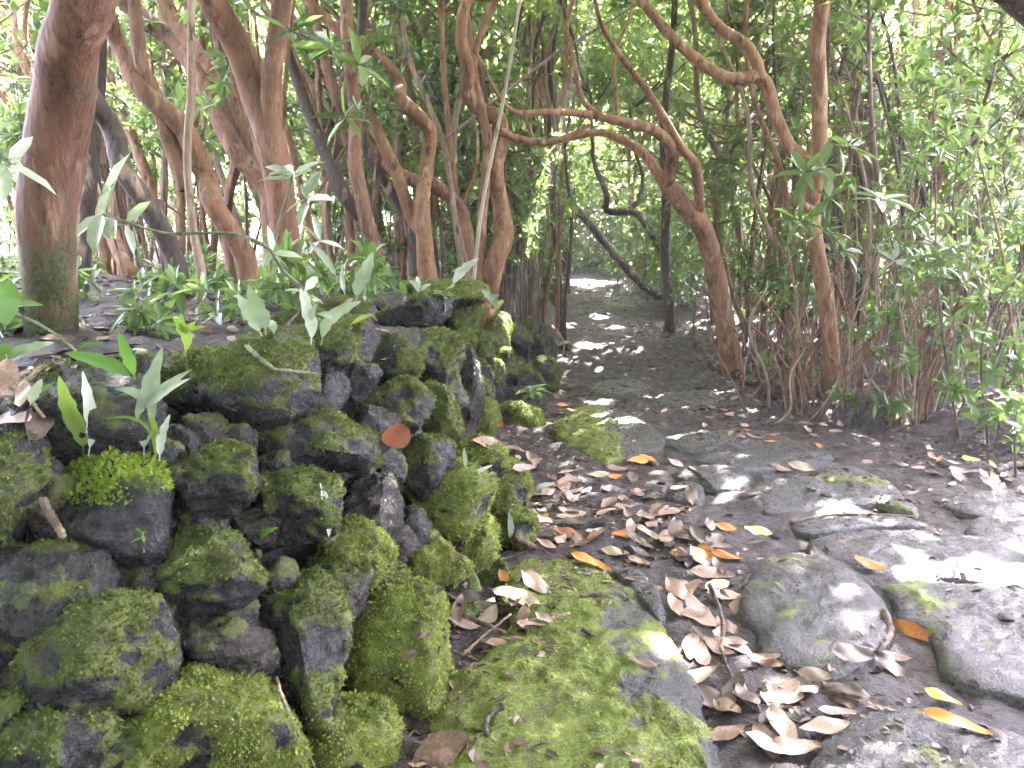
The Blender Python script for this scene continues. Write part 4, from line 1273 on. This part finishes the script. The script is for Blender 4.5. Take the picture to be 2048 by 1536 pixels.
# the round red leaf held upright in the wall
P, n = pick(792, 872)
P = P - unit(P - CAM) * .035
s = mpp(P)
t = np.linspace(0, 2 * math.pi, 40, endpoint=False)
V = [(0, 0, 0)]
for r in (.33, .66, 1.0):
    V += [(r * 29 * s * math.cos(a) * (1 + .04 * math.sin(3 * a)), r * 30 * s * math.sin(a) * (1 - .14 * (math.sin(a) < 0) * r), .006 * r * r * math.sin(2 * a) - .008 * r * r) for a in t]
q = [(1 + k * 40 + i, 1 + k * 40 + (i + 1) % 40, 1 + (k + 1) * 40 + (i + 1) % 40, 1 + (k + 1) * 40 + i) for k in range(2) for i in range(40)]
tr = [(0, 1 + (i + 1) % 40, 1 + i) for i in range(40)]
V = np.array(V); ex, ez = unit(np.array([.95, .25, .1])), unit(np.array([-.05, -.35, 1.0])); ey = np.cross(ez, ex)
o = link("fallen_leaf", Buf().add(V @ np.array([ex, ez, ey])[[0, 1, 2]], q, tr).mesh("fallen_leaf"), DEAD['rust'], None, P)
tag(o, "round rust red leaf standing upright between the wall stones", "leaf")
# slim orange leaf leaning at the foot of the wall
b = Buf()
A = [at(px, py, pick(1003, 850)[0][1] - .05) for px, py in ((993, 815), (997, 838), (1003, 862))]
S = spline(np.array(A), 12); wv = 8 * mpp(A[1]) * np.sin(np.linspace(.1, 3.0, 12)) ** .7
V = np.concatenate([S - np.outer(wv, (1, .2, 0)) + (0, -.004, 0), S, S + np.outer(wv, (1, -.2, 0)) + (0, -.004, 0)])
i = np.arange(11)
b.add(V, np.vstack([np.stack([i, i + 1, i + 13, i + 12], -1), np.stack([i + 12, i + 13, i + 25, i + 24], -1)]))
o = link("fallen_leaf", b.mesh("fallen_leaf", True, A[1]), DEAD['orange'], None, A[1])
tag(o, "slim orange leaf standing on end between the small mossy boulders at the wall foot", "leaf")

# ------------------------------------------------------------------ sticks, roots, vines: (px points), thickness px, material, name, category, label, lift
STICKS = [
 ([(1418, 1168), (1434, 1205), (1446, 1250), (1444, 1300), (1462, 1350), (1480, 1385), (1522, 1425), (1556, 1484)], 9, M_TWIG, "twig", "twig", "long crooked twig in the leaf filled gap of the near path", .035),
 ([(1768, 1225), (1779, 1255), (1774, 1285), (1752, 1312)], 16, M_TWIG, "root", "root", "short curved root between the round cobble and the wide smooth stone", .006),
 ([(1498, 1150), (1488, 1168), (1462, 1186)], 9, M_TWIG, "twig", "twig", "stubby twig touching the round cobble", .012),
 ([(926, 1310), (972, 1268), (1022, 1228)], 7, M_PTWIG, "twig", "twig", "thin pale stick slanting up across the heap on the flagstone", .035),
 ([(928, 1232), (1000, 1262), (1085, 1296)], 12, M_TWIG, "twig", "twig", "thick dark stick crossing the heap from the wall to the moss", .02),
 ([(1040, 1244), (1082, 1240), (1140, 1226)], 10, M_PTWIG, "twig", "twig", "pale bare stick, right end of the heap on the flagstone", .02),
 ([(1052, 1240), (1056, 1278)], 8, M_PTWIG, "twig", "twig", "short pale stub pointing toward the viewer from the heap", .015),
 ([(960, 1282), (1010, 1276), (1050, 1290)], 7, M_PTWIG, "twig", "twig", "thin stick lowest of the heap on the flagstone", .012),
 ([(905, 1302), (950, 1320), (985, 1332)], 6, M_TWIG, "twig", "twig", "small dark stick below the heap at the boulder's side", .01),
 ([(1005, 1412), (978, 1432), (972, 1462), (1000, 1500)], 13, M_DARK, "twig", "bark", "black rotten bark strip on the moss of the huge flagstone", .008),
 ([(1160, 1192), (1195, 1190), (1228, 1198)], 8, M_TWIG, "twig", "twig", "brown sliver of wood near the far rim of the flagstone", .01),
 ([(1165, 1258), (1192, 1275)], 10, M_DARK, "twig", "bark", "black curl of bark in the middle of the flagstone's moss", .008),
 ([(1582, 1048), (1640, 1036), (1720, 1032), (1830, 1036)], 10, M_TWIG, "root", "root", "long thin root running along the narrow dark ledge", .01),
 ([(1380, 938), (1406, 956), (1424, 972)], 10, M_TWIG, "root", "root", "short dark root by the dark hump", .01),
 ([(1150, 916), (1180, 926), (1216, 934)], 9, M_TWIG, "twig", "twig", "dark stick in the litter before the yellow mossy boulder", .012),
 ([(1030, 1075), (1068, 1094), (1100, 1110)], 15, M_TWIG, "twig", "branch", "thick dark stick at the wall foot behind the flagstone", .01),
 ([(925, 1180), (965, 1140), (1010, 1122), (1055, 1108)], 9, M_TWIG, "root", "root", "ragged root along the wall foot at the flagstone's corner", .02),
 ([(1085, 1046), (1130, 1052), (1180, 1060)], 6, M_TWIG, "twig", "twig", "thin dark twig among the leaves at the wall foot", .012),
 ([(1050, 1010), (1062, 985), (1075, 972)], 6, M_DARK, "twig", "twig", "black forked twig standing by the wall foot", .03),
 ([(470, 680), (492, 692), (520, 716), (545, 736), (580, 742), (632, 748)], 10, M_VINE, "vine", "vine", "grey green vine draped over the broad mossy capstone", .05),
 ([(552, 1355), (566, 1400), (588, 1452), (630, 1536)], 9, M_TWIG, "twig", "root", "hanging root between the two largest mossy boulders", .04),
 ([(85, 1012), (105, 1050), (128, 1088)], 22, M_TWIG, "root", "root", "short thick root stub beside the dark stone with the moss cushion", .03),
 ([(570, 655), (590, 632), (622, 604)], 7, M_TWIG, "twig", "twig", "bent twig leaning on the wall top beside the white winged fern", .05),
 ([(738, 628), (760, 645), (790, 655)], 7, M_PTWIG, "twig", "twig", "pale crooked twig on the wall's crest", .02),
 ([(740, 656), (775, 662)], 6, M_PTWIG, "twig", "twig", "short pale twig below the crest of the wall", .02),
 ([(1780, 868), (1800, 856), (1850, 838), (1890, 818)], 14, M_DARK, "branch", "branch", "fallen branch at the thicket's edge", .03),
 ([(1395, 690), (1430, 735), (1480, 752), (1515, 772)], 18, M_DARK, "root", "root", "dark root at the foot of the orange leaning tree", .02),
 ([(2048, 930), (2010, 938), (1990, 950)], 18, M_DARK, "root", "root", "dark root entering from the thicket at the picture's edge", .02),
 ([(0, 800), (40, 770), (90, 730)], 14, M_PTWIG, "branch", "branch", "pale fallen branch on the soil beside the thick mossy trunk", .04),
 ([(20, 768), (60, 800), (88, 835)], 9, M_PTWIG, "branch", "branch", "pale thin stick crossing the fallen branch behind the wall", .05),
 ([(1098, 800), (1115, 740), (1128, 690), (1108, 650), (1096, 610)], 5, M_PTWIG, "twig", "twig", "pale thin twig springing up from the path side beyond the wall", .02),
]
g = np.random.default_rng(71)
for pts, th, mt, name, cat, label, lift in STICKS:
    P = []
    for px, py in pts:
        p, n = pick(px, py)
        P.append(p - unit(p - CAM) * lift + np.array([0, 0, lift * .5]))
    P = np.array(P)
    if name in ("vine", "twig", "branch"):        # no jump from stone to stone
        Ys = P[:, 1]; med = np.median(Ys)
        Ys = np.clip(Ys, med - .25, med + .25)
        Ys = np.convolve(np.pad(Ys, 1, 'edge'), [.25, .5, .25], 'valid')
        P = np.array([at(px, py, yv) for (px, py), yv in zip(pts, Ys)])
    r = th / 2 * mpp(P[0])
    S = spline(P, 8 * len(P)); S = S + g.normal(0, r * .12, S.shape)
    rad = np.linspace(1, .6, len(S)) * r * (1 + g.normal(0, .06, len(S)))
    o = link(name, Buf().add(*tube(S, rad, 8, len(S), .12, th)).mesh(name, True, P[0]), mt, None, P[0])
    tag(o, label, cat)

# pale straight liana hanging beside the snaking trunk
P = [at(px, py, 5.3) for px, py in ((946, 600), (951, 524), (965, 410), (987, 296), (1010, 182), (1042, -10), (1065, -140))]
o = link("liana", Buf().add(*tube(P, [7.5 * mpp(P[0]) / 2 * k for k in (1.1, 1, 1, .95, .9, .8, .8)], 8, 40, .1)).mesh("liana", True, P[0]), M_LIANA, None, P[0])
tag(o, "pale straight liana slanting up in front of the snaking orange trunk", "liana")

# ------------------------------------------------------------------ ferns and small plants on the wall
def ribbon(S, wd, side, fold=.25, wavy=0.0, ph=0.0):
    n = len(S); T = unit(np.gradient(S, axis=0))
    sd = unit(side - T * (T * side).sum(1, keepdims=True)); nn = np.cross(T, sd)
    k = np.array([-1, -.55, 0, .55, 1])
    t = np.linspace(0, 1, n)
    wv = wd[:, None] * (1 + wavy * np.sin(t * 26 + ph)[:, None] * np.abs(k)[None] + wavy * .6 * np.sin(t * 41 + ph * 2)[:, None] * np.abs(k)[None])
    V = S[:, None] + (wv * k)[:, :, None] * sd[:, None] + (wd[:, None] * fold * np.abs(k) + wd[:, None] * wavy * .5 * np.sin(t * 20 + ph)[:, None] * k)[:, :, None] * nn[:, None]
    i = (np.arange(n - 1)[:, None] * 5 + np.arange(4)[None]).ravel()
    return V.reshape(-1, 3), np.stack([i, i + 1, i + 6, i + 5], -1)

FM = {'p': M_FROND, 'y': M_YFROND, 'd': M_DFROND}
# base px, label, fronds [(colour, width px, [points from foot to tip], [side lobe tips])]
FERNS = [
 ((168, 912), "fern with one bright green and one grey wavy strap frond, before the long dark stone", [('y', 38, [(168, 912), (162, 870), (140, 820), (118, 752)], []), ('p', 30, [(176, 914), (184, 860), (176, 800), (165, 742)], [])]),
 ((290, 922), "grey fern with a tall crinkled frond and spreading side lobes over the long dark stone", [('p', 42, [(288, 922), (289, 840), (300, 770), (325, 694)], [(228, 778), (384, 738), (382, 756)])]),
 ((312, 924), "little fern with two short upright fronds and one arching strap beside the grey lobed fern", [('y', 17, [(310, 922), (312, 870), (300, 822)], []), ('p', 22, [(319, 922), (322, 872), (340, 828)], []), ('y', 8, [(310, 890), (290, 850), (255, 834), (212, 837)], [])]),
 ((272, 762), "dark green fern with two strap fronds spread in a V behind the long dark stone", [('d', 32, [(272, 762), (235, 735), (190, 718), (130, 706)], []), ('d', 26, [(272, 762), (262, 730), (250, 700), (238, 664)], [])]),
 ((370, 712), "bright yellow green lobed fern standing before the orange slanting stem", [('y', 24, [(370, 712), (374, 680), (362, 650), (362, 626)], [(344, 634), (416, 652), (394, 640)])]),
 ((530, 672), "white grey fern with long pale straps leaning left on the broad capstone", [('p', 34, [(524, 672), (508, 640), (492, 615), (474, 588)], []), ('p', 36, [(532, 670), (528, 640), (512, 610), (496, 570)], []), ('p', 20, [(548, 668), (546, 652), (540, 640)], [])]),
 ((622, 672), "left one of the two white winged ferns on the upright mossy stone", [('p', 30, [(622, 690), (624, 656), (616, 625), (600, 574)], [(636, 606)])]),
 ((648, 672), "right one of the two white winged ferns on the upright mossy stone", [('p', 28, [(642, 690), (652, 650), (676, 624), (722, 602)], [(632, 628)])]),
 ((828, 680), "small pale fern with one blunt and one pointed frond on the tall stone", [('p', 20, [(824, 684), (822, 660), (826, 628)], []), ('p', 14, [(838, 680), (860, 652), (892, 624)], [(856, 644)]), ('p', 9, [(832, 684), (842, 668), (850, 660)], [])]),
 ((745, 600), "long broad pale frond at the back of the wall before the broad footed trunk", [('p', 34, [(712, 604), (718, 570), (732, 540), (746, 502)], []), ('p', 17, [(676, 560), (660, 530), (640, 505), (616, 482)], []), ('p', 13, [(690, 590), (684, 560), (684, 534)], [])]),
 ((836, 585), "spiky little pale fern on the topmost crest stone", [('p', 12, [(836, 585), (832, 570), (818, 560)], []), ('p', 12, [(836, 585), (836, 565), (834, 552)], []), ('p', 9, [(838, 585), (850, 572), (862, 568)], [])]),
 ((905, 570), "pale toothed fern frond slanting beside the hook shaped trunk", [('p', 22, [(904, 575), (912, 555), (930, 535), (958, 516)], [(904, 544)])]),
 ((805, 590), "small green strap fern beside the crest stone", [('d', 15, [(800, 598), (796, 585), (788, 580)], []), ('y', 16, [(812, 592), (806, 575), (800, 562)], [])]),
 ((990, 612), "half white half yellow lobed fern at the end of the wall", [('p', 16, [(992, 618), (985, 600), (975, 588), (962, 578)], [(1000, 590), (968, 594)]), ('y', 14, [(988, 622), (996, 610), (1008, 600)], [(984, 604)])]),
 ((735, 648), "short yellow green frond poking out on the wall top", [('y', 10, [(700, 650), (722, 636), (748, 628)], [])]),
 ((526, 1090), "glossy green leaf with a hanging pale sprout on the shadowed block", [('d', 20, [(516, 1098), (516, 1080), (530, 1062), (556, 1054)], []), ('p', 11, [(512, 1098), (518, 1104), (523, 1116)], []), ('d', 22, [(528, 1120), (524, 1200), (522, 1250), (520, 1316)], [])]),
 ((655, 1010), "grey strap frond hanging down over the mossy stone below the overhang", [('p', 22, [(640, 966), (650, 1000), (656, 1035), (658, 1074)], [])]),
 ((930, 925), "tiny pale two leaved fern on the sloping bright mossy stone", [('p', 12, [(931, 936), (930, 918), (928, 896)], []), ('p', 11, [(940, 950), (958, 942), (985, 930)], []), ('p', 9, [(948, 960), (962, 962), (980, 968)], [])]),
 ((1022, 1070), "single pale sprout on the lowest mossy stone beside the path", [('p', 15, [(1020, 1084), (1022, 1058), (1018, 1022)], [])]),
 ((1080, 990), "small pale seedling in the leaf litter by the wall foot", [('p', 12, [(1068, 985), (1085, 972), (1110, 966)], []), ('p', 9, [(1072, 985), (1082, 990), (1095, 996)], [])]),
 ((80, 770), "pale strap fern sprouting on the soil at the thick trunk's foot", [('p', 24, [(60, 812), (66, 790), (84, 758)], []), ('d', 14, [(64, 796), (80, 780), (104, 768)], [])]),
 ((20, 740), "large leaved plant entering at the left edge behind the wall", [('p', 24, [(5, 730), (30, 705), (70, 692), (108, 684)], []), ('d', 46, [(-30, 740), (0, 712), (24, 690)], []), ('d', 54, [(10, 660), (8, 620), (16, 590), (20, 560)], [])]),
]
g = np.random.default_rng(81)
for base, label, fr in FERNS:
    Pb, n = pick(*fr[0][2][0])
    Yb = Pb[1] - .015
    if base[1] < 700 and Yb > 7: Yb = 4.6
    Pb = at(*fr[0][2][0], Yb)
    root = thing("fern", label, "fern", Pb)
    for kind, wpx, pts, lobes in fr:
        y = Yb + g.uniform(-.02, .02)
        lean = g.uniform(-.10, .05)
        P = np.array([at(px, py, y + lean * (i / (len(pts) - 1)) ** 1.5 * .8) for i, (px, py) in enumerate(pts)])
        n = 26; S = spline(P, n); t = np.linspace(0, 1, n)
        s = mpp(P[0])
        wd = wpx * (.85 if kind == 'p' else .9) * s / 2 * np.clip(np.sin(np.pi * np.clip((t - .12) / .88, 0, 1) ** .75), 0, 1) ** .7
        wd = np.maximum(wd, 1.3 * s); wd[-1] = .0004
        vd = unit(P[0] - CAM)
        sd0 = np.cross(unit(P[-1] - P[0]), vd)
        sd = unit(unit(sd0) + vd * g.uniform(-.5, .5))
        b = Buf().add(*ribbon(S, wd, sd, g.uniform(.1, .3), .10 if wpx > 12 else .04, g.uniform(0, 6)))
        for lx, ly in lobes:
            j = int(n * g.uniform(.42, .55)); e = at(lx, ly, y + lean * .5 + g.uniform(-.05, .01))
            m = (S[j] + e) / 2 + (S[-1] - S[j]) * .07
            Q = spline(np.array([S[j], m, e]), 14); tt = np.linspace(0, 1, 14)
            lw = wpx * .30 * s * (1 - tt) ** .6 * (.55 + .45 * np.sin(np.pi * tt)); lw[-1] = .0003
            ld = np.cross(unit(e - S[j]), vd)
            b.add(*ribbon(Q, lw, unit(unit(ld) + vd * g.uniform(-.3, .3)), .2, .06, 1.0))
        link("frond", b.mesh("frond", True, Pb), FM[kind], root)

# leafy rosettes carried on stems
def rosette_mesh(P, ax, n, L, ratio, g, lift, base):
    q = leaves(*whorls(np.array([P]), np.array([ax]), n, L, ratio, g, lift, .25), 1)
    return Buf().add(*q).mesh("leaf_rosette", True, base)

def stemmed(name, label, cat, Y, stems, rosettes, mt, ml):
    """stems: [(px points, thickness px)], rosettes: [(px, py, leaves, length px, axis)]"""
    P0 = at(*stems[0][0][0], Y)
    root = thing(name, label, cat, P0)
    for pts, th in stems:
        P = [at(px, py, Y + .04 * math.sin(i * 1.3)) for i, (px, py) in enumerate(pts)]
        r = th / 2 * mpp(P0)
        link("stem", Buf().add(*tube(P, np.linspace(r, r * .6, len(P)), 8, 8 * len(P), .08)).mesh("stem", True, P0), mt, root)
    for px, py, n, L, ax in rosettes:
        P = at(px, py, Y)
        link("leaf_rosette", rosette_mesh(P, ax, n, L * mpp(P), .34, g, (.05, .5), P0), ml, root)

stemmed("shrub", "slim shrub with a grey leaf rosette held out before the thick mossy trunk", "shrub", 2.75,
        [([(640, 640), (612, 585), (570, 545), (540, 500), (505, 480), (470, 468), (400, 466), (330, 466), (255, 445), (205, 428)], 9),
         ([(541, 560), (545, 505), (560, 440), (578, 385), (585, 350)], 8)],
        [(202, 424, 9, 120, (-.5, -.5, .4)), (585, 345, 7, 75, (0, -.3, 1)), (250, 448, 3, 90, (.3, -.6, .1)), (545, 505, 4, 70, (.5, -.4, .3)), (610, 580, 4, 60, (.3, -.3, .6))], M_VINE, M_FROND)
stemmed("branch", "slim green branch drooping across the thick mossy trunk at the left edge", "branch", 2.0,
        [([(-60, 620), (0, 622), (60, 640), (110, 668), (152, 702)], 8)], [(-20, 610, 6, 110, (0, -.3, .8)), (150, 700, 3, 60, (.6, -.3, .1))], M_VINE, M_LEAF)
stemmed("leafy_twig", "twig with big grey leaves hanging at the upper left edge", "twig", 1.9,
        [([(-80, 240), (-40, 290), (0, 310), (20, 330)], 7)], [(15, 325, 5, 110, (.5, -.4, .1)), (-30, 290, 5, 110, (.2, -.4, .5))], M_VINE, M_FROND)
stemmed("leafy_twig", "slanting twig with glossy leaves between the big forked trunk and the elbowed trunk", "twig", 3.6,
        [([(500, 20), (580, 60), (660, 95), (720, 130)], 6), ([(660, 95), (700, 220), (690, 240)], 4)], [(660, 95, 7, 90, (0, -.4, .6)), (720, 130, 6, 80, (.5, -.3, .2)), (690, 235, 6, 70, (0, -.5, -.1)), (580, 60, 5, 70, (0, -.5, .5))], M_TWIG, M_LEAF)
stemmed("leafy_twig", "sprig of pale leaves floating before the middle trunks", "twig", 3.4,
        [([(640, 640), (650, 560), (640, 470), (610, 400)], 4)], [(612, 395, 5, 70, (-.2, -.5, .6)), (640, 480, 4, 60, (.5, -.4, .3))], M_TWIG, M_FROND)
stemmed("leafy_twig", "leafy sprig hanging in front of the fork of the tall orange trunk", "twig", 5.0,
        [([(1760, 250), (1700, 290), (1650, 330), (1610, 345)], 5), ([(1700, 290), (1690, 350), (1660, 395)], 4)], [(1610, 345, 7, 70, (-.4, -.4, .3)), (1650, 330, 6, 60, (0, -.5, .5)), (1660, 395, 8, 66, (-.2, -.5, .1)), (1700, 290, 6, 60, (.2, -.4, .6)), (1690, 350, 5, 55, (.4, -.4, .2))], M_TWIG, M_LEAF)
stemmed("leafy_twig", "leafy sprig crossing the middle of the tall orange trunk", "twig", 5.0,
        [([(1720, 560), (1690, 500), (1650, 460), (1600, 440)], 5)], [(1600, 440, 7, 62, (-.4, -.4, .4)), (1650, 460, 7, 62, (0, -.5, .5)), (1690, 500, 6, 60, (.3, -.4, .3))], M_TWIG, M_LEAF)
stemmed("leafy_twig", "pale leafy sprig standing out bright in the thicket right of the tall orange trunk", "twig", 4.8,
        [([(1800, 640), (1790, 520), (1770, 430), (1760, 395)], 5), ([(1790, 520), (1840, 480), (1860, 470)], 4)], [(1760, 395, 8, 78, (0, -.4, .8)), (1860, 470, 7, 74, (.4, -.4, .5)), (1790, 520, 5, 60, (-.4, -.4, .4))], M_TWIG, M_FROND)
P, n = pick(1066, 792)
stemmed("rosette_plant", "dark green rosette plant beside the bare dark boulder at the wall foot", "plant", P[1] - .02,
        [([(1066, 798), (1068, 775)], 6)], [(1068, 775, 11, 42, (0, -.2, 1))], M_VINE, M_LEAF)
P, n = pick(892, 606)
stemmed("rosette_plant", "yellow green rosette seedling on the wall's crest", "plant", P[1] - .02,
        [([(890, 625), (890, 585)], 4)], [(890, 582, 8, 32, (0, -.2, 1))], M_VINE, M_YFROND)
P, n = pick(284, 1095)
stemmed("seedling", "tiny three leaved seedling on the dark stone below the moss cushion", "seedling", P[1] - .015,
        [([(288, 1105), (286, 1085), (284, 1068)], 3)], [(284, 1066, 4, 24, (0, -.4, 1))], M_VINE, M_YFROND)
P, n = pick(770, 745)
stemmed("seedling", "thread thin seedling in front of the triangular stone", "seedling", P[1] - .02,
        [([(764, 752), (768, 735), (772, 718)], 2)], [(772, 716, 3, 14, (0, -.4, 1))], M_VINE, M_FROND)
# leafy saplings crowding the thicket's near corner
for i, (px, py, label) in enumerate([(1990, 900, "broad leaved sapling nearest the right edge of the thicket, low over the litter"), (1890, 870, "leafy sapling with whorled pale leaves at the thicket's near corner"), (2060, 850, "tall leafy sapling cut by the picture's edge in the thicket"),
                                     (1800, 850, "short leafy sapling in front of the bare stems"), (1560, 800, "light green sapling left of the tall orange trunk"), (1950, 830, "bushy sapling behind the nearest broad leaved sapling at the thicket's corner"),
                                     (1860, 800, "sapling with drooping pale leaves between the bare stems and the thicket's corner"), (2035, 955, "small sapling at the bottom corner of the thicket over the dark root"), (1720, 830, "young sapling growing through the fan of bare stems")]):
    P, n = pick(min(px, 2040), py)
    if px > 2040: P = at(px, py, P[1])
    gg = np.random.default_rng(2000 + i)
    h = (.6, .8, 1.3, .45, .9, 1.0, .9, .4, .7)[i]
    r_ = make_plant("sapling", label, "sapling", None, h, (8, 9, 12, 6, 9, 10, 9, 6, 7)[i], 6, .095, .40, gg, .2, .008, M_LEAF, M_TWIG, .1, 1, .26)
    r_.location = P

# ------------------------------------------------------------------ thin scattering volume added to imitate the lens's pale veil
hm = bpy.data.materials.new("lens_veil"); hm.use_nodes = True
t = hm.node_tree
for n_ in list(t.nodes): t.nodes.remove(n_)
o_ = t.nodes.new("ShaderNodeOutputMaterial"); v_ = t.nodes.new("ShaderNodeVolumePrincipled")
v_.inputs["Color"].default_value = (.93, .95, .93, 1); v_.inputs["Density"].default_value = .0026; v_.inputs["Anisotropy"].default_value = .3
t.links.new(v_.outputs[0], o_.inputs["Volume"])
X0, X1, Y0, Y1, Z0, Z1 = -140, 140, -80, 190, -1.5, 12.5
V = np.array([(x, y, z) for x in (X0, X1) for y in (Y0, Y1) for z in (Z0, Z1)])
Q = np.array([(0, 1, 3, 2), (4, 6, 7, 5), (0, 4, 5, 1), (2, 3, 7, 6), (0, 2, 6, 4), (1, 5, 7, 3)])
tag(link("veil_haze", rawmesh("veil_haze", V, Q, False), hm), kind="stuff")
cy.volume_bounces = 0
